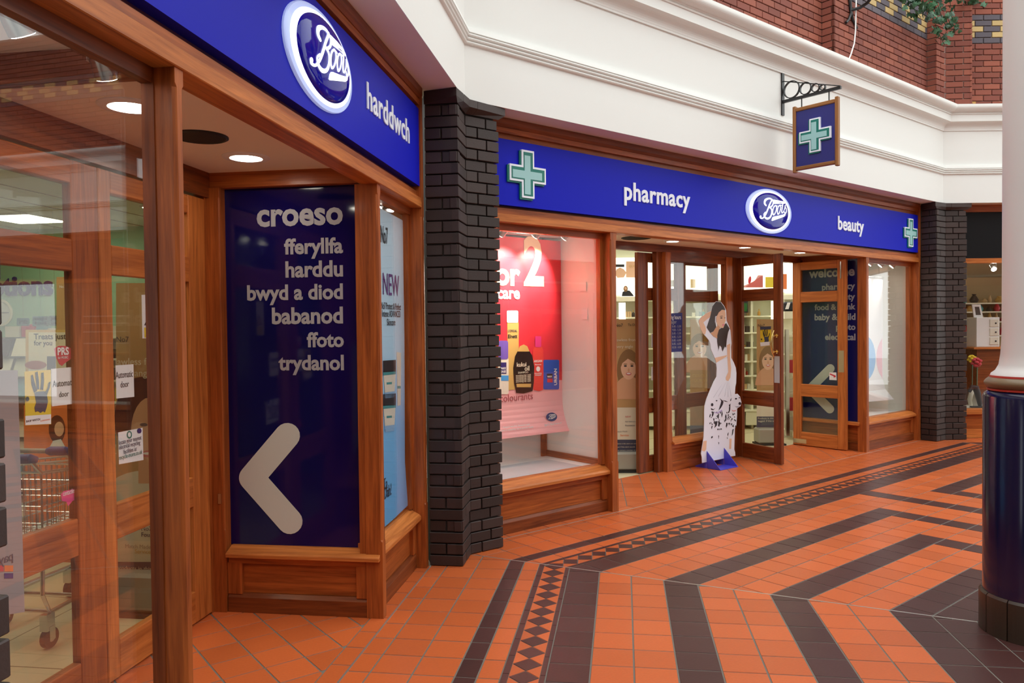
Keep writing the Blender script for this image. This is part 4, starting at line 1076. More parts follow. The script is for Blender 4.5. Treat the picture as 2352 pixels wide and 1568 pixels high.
# roller banners
def banner(x0, x1, y0, y1, yb, ybase, label, face, tops=(), hair=m_hairb, dark=None, kind=0):
    Y = pz(FW, (x0 + x1) / 2, ybase, 0)[1]
    t = thing('roller_banner', label, 'banner', FW, (pw(FW, (x0 + x1) / 2, ybase, Y)[0], Y, 0))
    H = y1 - y0; Wd = x1 - x0
    X = lambda f: x0 + Wd * f
    Yv = lambda f: y0 + H * f
    part(t, 'sheet', poly_px(FW, 'w', Y, R_(x0, y0, x1, y1), .006), m_tan2)
    def ly(nm, pts, m, k): part(t, nm, poly_px(FW, 'w', Y - .006 - .0008 * k, pts, .0008), m)
    fx, fy, rx, ry = face
    sh_ = ell(X(fx), Yv(fy) + ry * 2.6, rx * 2.1, ry * 1.9, 20, 0, 180, 360)
    ly('printed_hair', ell(X(fx), Yv(fy) + ry * .25, rx * 1.5, ry * 1.75, 24), hair, 1)
    ly('printed_shoulders', [p for p in sh_], m_skin, 2)
    ly('printed_neck', R_(X(fx) - rx * .45, Yv(fy) + ry * .5, X(fx) + rx * .45, Yv(fy) + ry * 1.6), m_skin, 3)
    ly('printed_face', ell(X(fx), Yv(fy), rx, ry, 24), m_skin2, 4)
    ly('printed_fringe', [(X(fx) + rx * 1.06 * cos(radians(a)), Yv(fy) - ry * 1.08 * sin(radians(a))) for a in range(-10, 191, 15)] + [(X(fx) - rx * .8, Yv(fy) - ry * .35), (X(fx) - rx * .1, Yv(fy) - ry * .72), (X(fx) + rx * .75, Yv(fy) - ry * .40)], hair, 5)
    for sx in (-1, 1):
        ly('printed_eye', ell(X(fx) + sx * rx * .42, Yv(fy) - ry * .12, rx * .20, ry * .07, 10), m_ink, 5)
        ly('printed_brow', ell(X(fx) + sx * rx * .42, Yv(fy) - ry * .27, rx * .26, ry * .04, 10), hair, 5)
    ly('printed_nose', ell(X(fx), Yv(fy) + ry * .22, rx * .12, ry * .16, 10), m_skin, 5)
    ly('printed_lips', ell(X(fx), Yv(fy) + ry * .52, rx * .36, ry * .13, 14), m_lip, 5)
    ly('printed_teeth', ell(X(fx), Yv(fy) + ry * .50, rx * .26, ry * .06, 12), m_paper, 6)
    if dark:
        ly('printed_block', R_(x0, Yv(dark[0]), x1, Yv(dark[1])), m_tan2, 6)
    ly('printed_base', R_(x0, Yv(.66), x1, Yv(.90)), m_cream2 if not dark else m_hairb, 5 if not dark else 4)
    ly('printed_band', R_(x0, Yv(.90), x1, y1), m_slate, 7)
    for s, fx0, fx1, fy0, m in tops:
        part(t, 'lettering', text_px(FW, 'w', Y - .0135, s, (X(fx0), Yv(fy0)), (X(fx1), Yv(fy0)), .0008), m)
    a, b = pw(FW, x0 - 1, ybase, Y), pw(FW, x1 + 3, ybase, Y)
    zb = pw(FW, x0, yb, Y)[2]
    part(t, 'base_case', MB().box(a[0], b[0] - .02, Y - .10, Y + .12, .02, zb), m_greyp, bevel=.02)
    part(t, 'foot', MB().box(a[0] - .01, b[0], Y - .12, Y + .14, 0, .02), m_rubber)
    return t
banner(1412, 1470, 733, 1040, 1036, 1081, 'tan roller banner of a smiling blonde woman in the left doorway of the pharmacy', (.55, .36, 18, 28),
       [('No7', .02, .32, .055, m_ink), ('Ta Dah!', .52, .95, .05, m_ink), ('flawless from', .0, .86, .165, m_cream2), ('every angle', .0, .72, .215, m_cream2), ('NEW', .42, .64, .735, m_lip), ('No7 Airbrush Away', .42, .98, .77, m_slate), ('Foundation', .42, .80, .80, m_slate),
        ('Match Made', .05, .5, .845, m_greyp), ('Service', .22, .55, .875, m_orangep), ('products in this store are security', .0, .97, .935, m_cream2), ('tagged. If this alarm sounds', .0, .8, .96, m_cream2), ('please contact a member of staff', .0, .95, .985, m_cream2)])
banner(1585, 1640, 733, 1004, 1004, 1012, 'dim tan banner lettered colour your way behind the standee', (.40, .24, 16, 22),
       [('No7', .02, .22, .065, m_goldp), ('COLOUR', .10, .80, .49, m_goldp), ('YOUR WAY', .04, .95, .53, m_goldp)], dark=(.43, .58))
banner(1738, 1796, 733, 981, 982, 1020, 'tan roller banner of a blonde woman seen through the brass-handled door', (.45, .38, 14, 22),
       [('No7', .05, .32, .07, m_ink), ('No7 Match Made', .08, .9, .76, m_greyp), ('Service', .1, .5, .80, m_orangep), ('Products in this store', .05, .9, .925, m_cream2), ('tagged. If this alarm', .05, .85, .95, m_cream2)])
# gondola with red packs in the gap, and a till printer
pB_ = pz(FW, 1812, 1008, 0)
t = thing('pack_shelving', 'narrow white shelving with red packs in the gap between the open doors', 'shelving', FW, (pB_[0], pB_[1], 0))
xa, xb, Yq = pw(FW, 1803, 800, pB_[1])[0], pw(FW, 1832, 800, pB_[1])[0], pB_[1]
part(t, 'side_post', MB().box(xa, xa + .045, Yq - .04, Yq + .02, 0.05, 1.5), m_chrome)
zp = pw(FW, 1812, 715, Yq)[2]
part(t, 'back_panel', MB().box(xa, xb, Yq + .2, Yq + .22, 0, zp), m_shelf)
part(t, 'top_board', MB().box(xa - .03, xb, Yq - .08, Yq + .22, zp - .10, zp), m_shelf)
for k in range(6): part(t, 'shelf', MB().box(xa + .05, xb, Yq - .02, Yq + .2, .10 + .26 * k, .125 + .26 * k), m_shelf)
for k in range(5):
    solo('red_pack', MB().box(xa + .06, xb - .02, Yq + .01, Yq + .15, .126 + .26 * k, .30 + .26 * k), m_redp if k % 2 else m_palebox, FW, ('red' if k % 2 else 'cream') + ' pack on a narrow shelf in the gap between the open doors', 'pack', 'packs between the open doors', bevel=.004)
P = pw(FW, 1812, 715, Yq)
t = thing('till_printer', 'black till printer with a white slip between the open doors', 'printer', FW, P)
part(t, 'case', MB().box(P[0] - .09, P[0] + .12, P[1] - .08, P[1] + .12, P[2], P[2] + .13), m_ink, bevel=.02)
part(t, 'slip', MB().prism([(P[0] - .085, P[1] - .10, P[2] + .03), (P[0] - .04, P[1] - .10, P[2] + .03), (P[0] - .01, P[1] - .09, P[2] + .12), (P[0] - .05, P[1] - .09, P[2] + .12)], (0, .004, 0)), m_paper)

# ---------------- left-hand part of the shop, behind the automatic doors
struct('floor', MB().prism([(1.0, 2.335, -.05), (9.0, 2.335, -.05), (9.0, 8.4, -.05), (1.0, 8.4, -.05)], (0, 0, .049)), m_vinyl, FL)
for k in range(10): struct('trim_%d' % (70 + k), MB().box(1.0, 8.6, 2.6 + .55 * k, 2.605 + .55 * k, -.0012, .0006), m_joint, FL)
for k in range(7): struct('trim_%d' % (80 + k), MB().box(2.4 + .9 * k, 2.405 + .9 * k, 2.36, 8.3, -.0012, .0006), m_joint, FL)
UB8 = 8.5
struct('wall_green', MB().box(UB8, UB8 + .05, 2.45, 8.4, 0, 2.85), m_green, FL)
struct('wall_shop', MB().box(1.0, 8.55, 8.35, 8.4, 0, 2.85), m_inwall, FL)
struct('wall_return', MB().box(5.1, 8.5, 2.45, 2.5, 0, 2.85), m_inwall, FL)
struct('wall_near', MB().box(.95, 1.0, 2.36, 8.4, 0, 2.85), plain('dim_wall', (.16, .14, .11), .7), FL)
struct('ceiling_shop', MB().box(.9, 8.55, 2.37, 8.4, 2.82, 2.87), m_ceil, FL)
struct('wall_head', MB().box(.9, 5.1, 2.36, 2.38, 2.45, 2.85), m_inwall, FL)
for k in range(12): struct('trim_%d' % (90 + k), MB().box(.9, 8.5, 2.6 + .5 * k, 2.615 + .5 * k, 2.816, 2.822), m_joint, FL)
for i, (u, w) in enumerate(((3.0, 3.2), (4.05, 3.3), (3.2, 4.6), (4.6, 4.3), (7.6, 6.4), (7.4, 4.4))):  # near panels are out of view, added to brighten the trolleys and banner
    t = thing('ceiling_panel', 'lit square ceiling panel added to light the shop behind the near glass', 'light', FL, (u, w, 2.815), 'left shop added light panels')
    part(t, 'frame', MB().box(u - .31, u + .31, w - .31, w + .31, 2.806, 2.818), m_paper)
    part(t, 'diffuser', MB().box(u - .29, u + .29, w - .29, w + .29, 2.800, 2.808), m_panelglow)
t = thing('wall_lettering', 'large navy word ending in iptions on the green wall', 'sign', FL, pu(FL, 60, 690, UB8 - .02))
part(t, 'lettering', text_px(FL, 'u', UB8 - .002, 'prescriptions', (-170, 681), (123, 681), .02, bold=.03), m_bluei)
t = thing('wall_clock', 'round white clock on the green wall at the left picture edge', 'clock', FL, pu(FL, 2, 740, UB8 - .02))
c = pu(FL, 4, 718, UB8 - .01)
part(t, 'face', MB().lathe((c[0], c[1], c[2]), [(.15, 0), (.15, .02), (.001, .021)], 32, 'u'), m_paper)
part(t, 'rim', MB().lathe((c[0], c[1], c[2]), [(.155, 0), (.165, .025), (.14, .03), (.14, .02)], 32, 'u', caps=False), m_shelf, smooth=True)
part(t, 'hand', MB().box(c[0] - .026, c[0] - .023, c[1] - .12, c[1], c[2] - .004, c[2] + .004), m_ink)
m_hang = plain('aqua_card', (.16, .36, .42), .5)
for s, x0, x1, y0, y1, l in (('coughs', 39, 68, 730, 748, 'leftmost hanging aqua card lettered coughs and colds'), ('coughs', 75, 113, 726, 749, 'aqua card lettered coughs and colds beside the tan panel'), ('pain', 113, 140, 725, 748, 'aqua card lettered pain relief')):
    t = thing('category_card', l, 'sign', FL, pu(FL, (x0 + x1) / 2, y1, 7.2), 'hanging category cards')
    c0_ = pu(FL, x0 + 4, y0, 7.2); c1_ = pu(FL, x1 - 4, y0, 7.2); part(t, 'cord', MB().tube([((c0_[0]), (c0_[1] + c1_[1]) / 2, c0_[2]), (c0_[0], (c0_[1] + c1_[1]) / 2, 2.82)], .0015, 4), m_greyp)
    part(t, 'card', poly_px(FL, 'u', 7.2, rrect(x0, y0, x1, y1, 3), .004), m_hang)
    part(t, 'lettering', text_px(FL, 'u', 7.195, s, (x0 + 5, y0 + 9), (x1 - 5, y0 + 9), .001), m_bluei)
    part(t, 'lettering', text_px(FL, 'u', 7.195, '& colds' if s == 'coughs' else '& relief', (x0 + 5, y1 - 4), (x1 - 5, y1 - 4), .001), m_bluei)
# wall bay of medicine packs behind the cards
t = thing('medicine_shelving', 'wall shelving of small medicine packs below the green wall', 'shelving', FL, (8.3, 5.6, 0))
part(t, 'back_panel', MB().box(8.44, 8.46, 4.6, 7.2, .2, 1.6), m_shelf)
for k in range(6): part(t, 'shelf', MB().box(8.2, 8.44, 4.6, 7.2, .25 + .25 * k, .27 + .25 * k), m_shelf)
cl = [m_redp, m_palebox, m_teal, m_dkbox, m_yel, m_orangep, m_palebox, m_hang]
ix = 0
for k in range(6):
    w = 4.65
    while w < 7.1:
        wd2 = rnd.uniform(.10, .2); h = rnd.uniform(.10, .2)
        solo('medicine_pack', MB().box(8.24, 8.34, w, w + wd2 - .01, .271 + .25 * k, .271 + .25 * k + h), cl[ix % 8], FL, '%s medicine pack on the %s wall shelf below the green wall' % (('red', 'cream', 'teal', 'dark', 'yellow', 'orange', 'cream', 'aqua')[ix % 8], ('lowest', 'second', 'third', 'fourth', 'fifth', 'top')[k]), 'pack', 'medicine packs'); ix += 1; w += wd2 + .02
# leaflet gondola at far left
g0 = pz(FL, 52, 1010, .55)
t = thing('leaflet_rack', 'tall wire rack of leaflets left of the treats poster', 'rack', FL, (6.0, 6.0, 0))
x_ = pu(FL, 50, 900, 5.6)
part(t, 'frame', MB().box(5.62, 5.66, x_[1] - .12, x_[1] + .5, 0, 1.55), m_chrome)
for k in range(9):
    for j in range(2):
        c = (m_palebox, m_dkbox, m_hang, m_inwall)[(k + j) % 4]
        q = MB(); w0 = x_[1] - .11 + .16 * j; z = .12 + .16 * k
        q.prism([(5.52, w0, z), (5.52, w0 + .13, z), (5.58, w0 + .13, z + .14), (5.58, w0, z + .14)], (.006, 0, 0)); part(t, 'leaflet', q, c)
# treats poster on a stand
Ut = 5.1
t = thing('treats_poster', 'framed cream poster lettered Treats just for you', 'poster', FL, (Ut, pu(FL, 100, 1000, Ut)[1], 0))
part(t, 'frame', poly_px(FL, 'u', Ut, R_(61, 757, 178, 1000), .01), m_goldp)
part(t, 'sheet', poly_px(FL, 'u', Ut - .011, R_(66, 763, 174, 994), .002), m_cream2)
for s, x0, x1, y in (('Treats just', 78, 152, 779), ('for you', 78, 120, 793), ):
    part(t, 'lettering', text_px(FL, 'u', Ut - .014, s, (x0, y), (x1, y), .001, bold=.015), m_ink)
part(t, 'printed_jar', poly_px(FL, 'u', Ut - .014, ell(82, 838, 25, 10, 20), .001), plain('print_rust', (.36, .08, .03), .5))
part(t, 'printed_bag', poly_px(FL, 'u', Ut - .014, R_(108, 818, 128, 858), .001), m_ink)
part(t, 'stand', MB().box(Ut, Ut + .02, pu(FL, 125, 900, Ut)[1], pu(FL, 115, 900, Ut)[1], 0, .9), m_chrome)
# orange photo display
Uo = 4.85
t = thing('photo_display', 'orange display board with a dark haired woman behind the trolleys', 'poster', FL, (Uo, pu(FL, 130, 1100, Uo)[1], 0))
part(t, 'board', poly_px(FL, 'u', Uo, R_(60, 930, 180, 1150), .02), m_orangep)
for nm, pts, m, k in (('printed_hair', ell(131, 985, 19, 32, 20), m_hair, 1), ('printed_face', ell(136, 985, 11, 17, 16), m_skin2, 2), ('printed_top', [(110, 1035), (122, 1012), (140, 1008), (152, 1030), (152, 1040), (110, 1040)], m_paper, 3)):
    part(t, nm, poly_px(FL, 'u', Uo - .021 - .001 * k, pts, .001), m)
part(t, 'foot', MB().box(Uo - .01, Uo + .05, pu(FL, 180, 1100, Uo)[1], pu(FL, 60, 1100, Uo)[1], 0, .5), m_orangep)
# No7 standing panels inside
Un = 3.75
def no7(x0, x1, y0, y1, U, label, rows):
    t = thing('roller_banner', label, 'banner', FL, (U, pu(FL, (x0 + x1) / 2, 1000, U)[1], 0))
    part(t, 'sheet', poly_px(FL, 'u', U, R_(x0, y0, x1, y1), .006), m_tan2)
    for i, (nm, pts, m) in enumerate(rows): part(t, nm, poly_px(FL, 'u', U - .006 - .0008 * (i + 1), pts, .0008), m)
    a, b = pu(FL, x0, 1300, U)[1], pu(FL, x1, 1300, U)[1]
    part(t, 'base_case', MB().box(U - .10, U + .10, b, a, .02, .24), m_greyp, bevel=.02)
    part(t, 'foot', MB().box(U - .12, U + .12, b, a, 0, .02), m_rubber)
    return t
t = no7(268, 410, 650, 1345, 4.05, 'brown roller banner of a dark haired woman lettered flawless from', [('printed_hair', ell(325, 960, 62, 95, 24), m_hair), ('printed_shoulders', ell(335, 1130, 90, 50, 24), m_cream2), ('printed_neck', R_(318, 1030, 362, 1110), m_skin),
        ('printed_face', ell(345, 990, 44, 78, 24), m_skin), ('printed_eye', ell(330, 975, 9, 4, 10), m_ink), ('printed_lips', ell(340, 1042, 16, 8, 14), m_lip), ('printed_teeth', ell(340, 1041, 11, 3, 12), m_paper), ('printed_base', R_(268, 1130, 410, 1290), m_cream2), ('printed_band', R_(268, 1290, 410, 1345), m_slate)])
for s, x0, x1, y, m in (('No7', 268, 296, 785, m_ink), ('lawless from', 266, 372, 838, m_cream2), ('very angle', 266, 352, 864, m_cream2), ('No7 Airbrush', 325, 400, 1218, m_slate), ('Foundation', 325, 385, 1232, m_slate), ('Match Made', 288, 346, 1258, m_greyp), ('Service', 310, 346, 1270, m_goldp),
                       ('products in this store are', 268, 400, 1308, m_cream2), ('tagged. If this alarm sounds', 268, 404, 1320, m_cream2), ('please contact a member', 268, 400, 1333, m_cream2)):
    part(t, 'lettering', text_px(FL, 'u', 4.05 - .016, s, (x0, y), (x1, y), .0008), m)
t = no7(131, 200, 636, 1210, 5.35, 'narrow tan panel left of the wooden door stile', [('printed_hair', ell(172, 690, 12, 40, 16), m_hair), ('printed_lower', R_(131, 763, 200, 850), m_cream2)])
part(t, 'lettering', text_px(FL, 'u', 5.35 - .012, 'No7', (137, 661), (150, 661), .0008), m_paper)
# ---------------- shopping trolleys
def trolley(x, y, ang, label):
    fr = Fr(ang, (x, y)); t = thing('shopping_trolley', label, 'trolley', fr, (0, 0, 0), 'nested trolleys')
    n, f_ = [(-.26, 0, .96), (.26, 0, .96), (.24, .02, .50), (-.24, .02, .50)], [(-.19, .82, .88), (.19, .82, .88), (.17, .78, .56), (-.17, .78, .56)]
    n, f_ = [Vector(p) for p in n], [Vector(p) for p in f_]
    rim = MB(); rim.tube([n[0], f_[0], f_[1], n[1], n[0]], .007, 6); rim.tube([n[3], f_[3], f_[2], n[2], n[3]], .005, 6)
    for i in range(4): rim.tube([n[i], n[(i + 1) % 4]], .006, 6); rim.tube([f_[i], f_[(i + 1) % 4]], .005, 6)
    part(t, 'basket_rim', rim, m_chrome)
    def grid(name, a, b, c, d, nu, nv):
        g = MB()
        for i in range(1, nu): g.tube([a.lerp(b, i / nu), d.lerp(c, i / nu)], .0028, 4)
        for j in range(1, nv): g.tube([a.lerp(d, j / nv), b.lerp(c, j / nv)], .0028, 4)
        part(t, name, g, m_chrome)
    grid('back_grid', n[0], n[1], n[2], n[3], 14, 5); grid('front_grid', f_[0], f_[1], f_[2], f_[3], 10, 4)
    grid('side_grid', n[0], f_[0], f_[3], n[3], 20, 5); grid('side_grid', n[1], f_[1], f_[2], n[2], 20, 5); grid('bottom_grid', n[3], n[2], f_[2], f_[3], 8, 16)
    h = MB()
    for s in (-1, 1): h.tube([(s * .26, 0, .96), (s * .27, -.08, 1.03), (s * .24, -.10, 1.05)], .010, 8)
    part(t, 'handle_arm', h, m_chrome)
    part(t, 'handle_bar', MB().tube([(-.27, -.10, 1.05), (.27, -.10, 1.05)], .014, 10), m_greyp)
    for s in (-1, 1): part(t, 'handle_end', MB().tube([(s * .17, -.10, 1.05), (s * .19, -.10, 1.05), (s * .27, -.09, 1.05), (s * .285, -.06, 1.04)], [.018, .026, .026, .018], 12), m_bluei, smooth=True)
    fr_ = MB()
    for s in (-1, 1): fr_.tube([(s * .24, .02, .50), (s * .25, .0, .30), (s * .25, .05, .19), (s * .20, .78, .19)], .011, 8)
    fr_.tube([(-.20, .78, .19), (.20, .78, .19)], .011, 8); fr_.tube([(-.25, .06, .19), (.25, .06, .19)], .011, 8)
    part(t, 'chassis', fr_, m_chrome)
    for s, yy in ((-.25, .03), (.25, .03), (-.20, .78), (.20, .78)):
        ca = part(t, 'castor_fork', MB().box(s - .022, s + .022, yy - .03, yy + .03, .10, .19).box(s - .024, s - .018, yy - .012, yy + .03, .045, .12).box(s + .018, s + .024, yy - .012, yy + .03, .045, .12), m_chrome)
        w_ = MB().tube([(s - .015, yy + .012, .055), (s + .015, yy + .012, .055)], .055, 20); part(ca, 'wheel', w_, m_rubber, smooth=False)
        part(ca, 'hub', MB().tube([(s - .018, yy + .012, .055), (s + .018, yy + .012, .055)], .022, 12), m_greyp)
    return t
a_ = -AZL
for i, l in enumerate(('further of the nested chrome shopping trolleys behind the entrance door', 'nearer of the nested chrome shopping trolleys behind the entrance door')):
    trolley(-2.556 - .24 * i * sin(AZL), 4.127 - .24 * i * cos(AZL), a_, l).scale = (.93, .93, .93)
# ------------------------------------------------------------------ posters, stickers, standee
def ramp_mat(name, stops, z0, z1, rough=.45):
    """printed sheet whose ink changes with height (object z)"""
    m, nt, p = _new(name); N, Lk = nt.nodes, nt.links
    tc = N.new('ShaderNodeTexCoord'); sx = N.new('ShaderNodeSeparateXYZ'); mr = N.new('ShaderNodeMapRange'); cr = N.new('ShaderNodeValToRGB')
    Lk.new(tc.outputs['Object'], sx.inputs[0]); Lk.new(sx.outputs['Z'], mr.inputs['Value']); mr.inputs['From Min'].default_value = z0; mr.inputs['From Max'].default_value = z1
    Lk.new(mr.outputs[0], cr.inputs['Fac']); e = cr.color_ramp.elements
    e[0].position, e[0].color = stops[0][0], (*stops[0][1], 1); e[1].position, e[1].color = stops[-1][0], (*stops[-1][1], 1)
    for pos, c in stops[1:-1]: k = e.new(pos); k.color = (*c, 1)
    Lk.new(cr.outputs['Color'], p.inputs['Base Color']); p.inputs['Roughness'].default_value = rough
    return m
# red hair care poster
WP = 5.20
t = thing('red_poster', 'large red and pink hair care poster with bottles and a big number 2', 'poster', FR_, pw(FR_, 1225, 993, WP))
m_red = plain('poster_red', (.68, .030, .050), .4); m_pk = plain('poster_pink', (.86, .42, .43), .4); m_lcream = plain('poster_cream', (.86, .68, .42), .45)
part(t, 'sheet', poly_px(FR_, 'w', WP, [(1080, 535), (1296, 555), (1298, 872), (1080, 880)], .004), m_red)
lo = MB(); T_ = [pw(FR_, x, 0, WP)[0] for x in (1080,)]
u_r = pw(FR_, 1298, 900, WP)[0]; u_l = pw(FR_, 1080, 900, WP)[0]
z_t, z_b = pw(FR_, 1298, 872, WP)[2], pw(FR_, 1303, 986, WP)[2]
rings = []
for k in range(11):
    s = k / 10; z = z_t + .002 + (z_b - z_t) * s; cur = max(0, s - .35) ** 2
    rings.append([(u_l, WP - .004 - .10 * cur, z), (u_r + .02 * cur, WP - .004 - .22 * cur, z), (u_r + .02 * cur, WP - .22 * cur, z), (u_l, WP - .10 * cur, z)])
lo.loft(rings); part(t, 'lower_sheet', lo, m_pk, smooth=False)
tr = MB(); a, b = pw(FR_, 1080, 528, WP), pw(FR_, 1299, 548, WP); tr.tube([(a[0], WP, b[2] + .015), (b[0], WP, b[2] + .015)], .026, 14); part(t, 'top_tube', tr, m_chrome, smooth=True)
wi = MB()
for x in (1180, 1290):
    q = pw(FR_, x, 540, WP); wi.tube([(q[0], WP, b[2] + .03), (q[0], WP, 2.44)], .002, 5)
part(t, 'hanging_wire', wi, m_ink)
def pt(nm, pts, m, k=1): part(t, nm, poly_px(FR_, 'w', WP - .004 - .0012 * k, pts, .0012), m)
def tx(s, p, q, m, k=2, **kw): part(t, 'lettering', text_px(FR_, 'w', WP - .004 - .0012 * k, s, p, q, .0012, **kw), m)
tx('for', (1122, 652), (1195, 652), m_lcream, bold=.035); tx('2', (1203, 652), (1249, 652), m_lcream, bold=.03, h=.43)
tx('haircare', (1094, 684), (1194, 684), m_paper, bold=.03)
pt('printed_can', [(1165, 740), (1191, 740), (1192, 893), (1167, 896)], m_goldp); pt('printed_cap', rrect(1164, 713, 1190, 741, 3), m_paper, 2)
tx("L'OREAL", (1167, 762), (1188, 762), m_slate, 3); tx('Elnett', (1167, 776), (1188, 776), m_ink, 3, bold=.01)
m_purple = plain('print_purple', (.16, .10, .48), .4)
pt('printed_bottle', rrect(1143, 822, 1168, 905, 4), m_palebox, 2); pt('printed_cap', rrect(1145, 782, 1167, 825, 5), m_purple, 3)
pt('printed_label', R_(1149, 832, 1163, 858), m_bluei, 3); tx('FRIZZ', (1150, 848), (1162, 848), m_paper, 4, bold=.02); tx('EASE', (1150, 856), (1162, 856), m_paper, 4, bold=.02)
pt('printed_label', R_(1151, 862, 1168, 874), plain('print_sky', (.05, .35, .78), .4), 3)
pt('printed_bottle', [(1189, 806), (1216, 806), (1222, 816), (1227, 842), (1226, 878), (1223, 898), (1203, 903), (1186, 902), (1181, 880), (1179, 845), (1183, 818)], plain('print_black', (.012, .008, .009), .25), 4)
pt('printed_cap', [(1189, 807), (1194, 795), (1203, 791), (1211, 795), (1216, 807)], m_goldp, 5)
tx('kukui', (1187, 842), (1209, 842), m_cream2, 5, bold=.02); tx('oil', (1205, 851), (1216, 851), m_cream2, 5, bold=.02); tx('SHAMPOO', (1190, 858), (1213, 858), m_cream2, 5)
for k in range(5): tx('nourishing hair wash', (1185, 864 + 3.6 * k), (1219, 864 + 3.6 * k), m_cream2, 5)
pt('printed_label', [(1186, 881), (1220, 881), (1219, 889), (1187, 889)], m_goldp, 5)
pt('printed_bottle', [(1229, 795), (1244, 795), (1248, 803), (1249, 850), (1247, 895), (1238, 898), (1225, 895), (1224, 850), (1224, 803)], plain('print_coral', (.78, .06, .05), .3), 2)
pt('printed_cap', rrect(1229, 772, 1243, 797, 2), plain('print_magenta', (.70, .04, .22), .35), 3)
tx('ARGAN', (1226, 832), (1245, 832), m_paper, 4, bold=.02); tx('Morocco', (1229, 839), (1243, 839), m_paper, 4); pt('printed_mark', ell(1236, 847, 4.5, 6, 16), m_paper, 4); tx('Nourishing', (1228, 859), (1244, 859), m_paper, 4); tx('shampoo', (1229, 863), (1243, 863), m_paper, 4)
pt('printed_box', rrect(1248, 826, 1284, 894, 3), plain('print_royal', (.02, .10, .55), .3), 2)
pt('printed_label', R_(1256, 858, 1269, 868), m_ink, 3); tx('WAX', (1257, 867), (1268, 867), m_paper, 4, bold=.02); pt('printed_label', R_(1257, 869, 1269, 878), m_redp, 3)
a, b = pw(FR_, 1279, 884, WP - .009), pw(FR_, 1279, 846, WP - .009); b = (a[0], a[1], b[2])
part(t, 'lettering', text_mb('URBAN', a, b, up=(-1, 0, 0), nrm=(0, -1, 0), t=.001, bold=.03), m_paper)
m_rose2 = plain('print_dull_red', (.42, .06, .07), .5)
tx('styling and colourants', (1062, 931), (1224, 928), m_rose2, 2)
WQ = WP - .03
def pt2(nm, pts, m, k=1): part(t, nm, poly_px(FR_, 'w', WQ - .012 - .0012 * k, pts, .0012), m)
pt2('printed_oval', ell(1267, 957, 12.5, 10, 24), m_bluei, 3)
fn_ = lambda x, y: (lambda p: (p[0] + x * .036, WQ - .0175, p[2] + y * .036))(pw(FR_, 1267, 957, WQ - .016))
part(t, 'printed_logo', logo_letters(fn_, (0, -.001, 0)), m_paper)
for s, p, q in (("let's feel good", (1251, 979), (1289, 977)), ('Cheapest item free. Exclusions apply', (1155, 983), (1217, 980)), ('Subject to availability. See in store for details', (1148, 991), (1225, 987))):
    part(t, 'lettering', text_px(FR_, 'w', WQ - .025, s, p, q, .001, bold=.01), m_paper)
solo('notice', poly_px(FR_, 'u', 4.866, [(1336, 707), (1349, 706), (1349, 733), (1337, 733)], .002), m_paper, FR_, 'small white notice on the frosted return pane', 'notice')
# small blank socket in the window back
solo('wall_socket', poly_px(FR_, 'u', 4.868, [(1332, 647), (1347, 647), (1347, 668), (1332, 668)], .006), m_wboard, FR_, 'square white socket plate on the frosted return pane', 'socket')
# far window poster
t = thing('white_poster', 'white curling poster with blue and pink discs in the far display window', 'poster', FR_, pw(FR_, 2010, 917, 4.96))
W2 = 4.96
a, b = pw(FR_, 1975, 640, W2), pw(FR_, 2027, 640, W2); zb_ = pw(FR_, 2030, 916, W2)[2]
lo = MB(); rings = []
for k in range(13):
    s = k / 12; z = b[2] + (zb_ - b[2]) * s; cur = max(0, s - .84) ** 2
    rings.append([(a[0], W2 - .004, z), (b[0] + 2 * cur, W2 - .004 - 5 * cur, z), (b[0] + 2 * cur, W2 - 5 * cur, z), (a[0], W2, z)])
part(t, 'sheet', lo.loft(rings), m_paper)
clipx = lambda pts, lo_, hi_: [(min(max(x, lo_), hi_), y) for x, y in pts]
part(t, 'printed_disc', poly_px(FR_, 'w', W2 - .006, clipx(ell(1986, 822, 25, 52, 32), 1976, 2026), .001), plain('print_azure', (.04, .33, .78), .4))
part(t, 'printed_disc', poly_px(FR_, 'w', W2 - .006, clipx(ell(2040, 822, 27, 52, 32), 1990, 2026.5), .001), plain('print_pink2', (.86, .30, .40), .4))
part(t, 'printed_mark', poly_px(FR_, 'w', W2 - .012, ell(2011, 890, 4, 6, 8), .001), m_slate)
part(t, 'top_tube', MB().tube([(a[0], W2, b[2] + .012), (b[0] + .02, W2, b[2] + .012)], .018, 12), m_chrome)
part(t, 'hanging_wire', MB().tube([(b[0] - .1, W2, b[2] + .02), (b[0] - .1, W2, 2.44)], .002, 5), m_ink)
# pale blue skin care poster
W5 = 1.414
m_bl = ramp_mat('poster_blue', [(0, (.14, .50, .93)), (.35, (.20, .56, .95)), (.62, (.52, .78, .97)), (1, (.64, .84, .97))], 0, 1.75)
P0 = pw(FL, 905, 1190, W5)
t = thing('blue_poster', 'tall pale blue skin care poster beside the croeso board', 'poster', FL, (P0[0], P0[1], P0[2] - .05))
part(t, 'sheet', poly_px(FL, 'w', W5, [(840, 460), (924, 506), (928, 780), (929, 1060), (936, 1160), (905, 1190), (850, 1238)], .003), m_bl)
def pb(nm, pts, m, k=1): part(t, nm, poly_px(FL, 'w', W5 - .003 - .001 * k, pts, .001), m)
def tb(s, p, q, m, **kw): part(t, 'lettering', text_px(FL, 'w', W5 - .0055, s, p, q, .001, **kw), m)
m_plum = plain('print_plum', (.14, .03, .22), .5)
tb('No7', (875, 556), (891, 562), m_ink, h=.10); tb('NEW', (880, 676), (917, 682), m_plum, h=.13)
tb('No7 Protect & Perfect', (876, 709), (921, 714), m_ink, h=.040); tb('Intense ADVANCED', (878, 727), (920, 732), m_ink, h=.040); tb('Skincare', (889, 747), (908, 750), m_ink, h=.040)
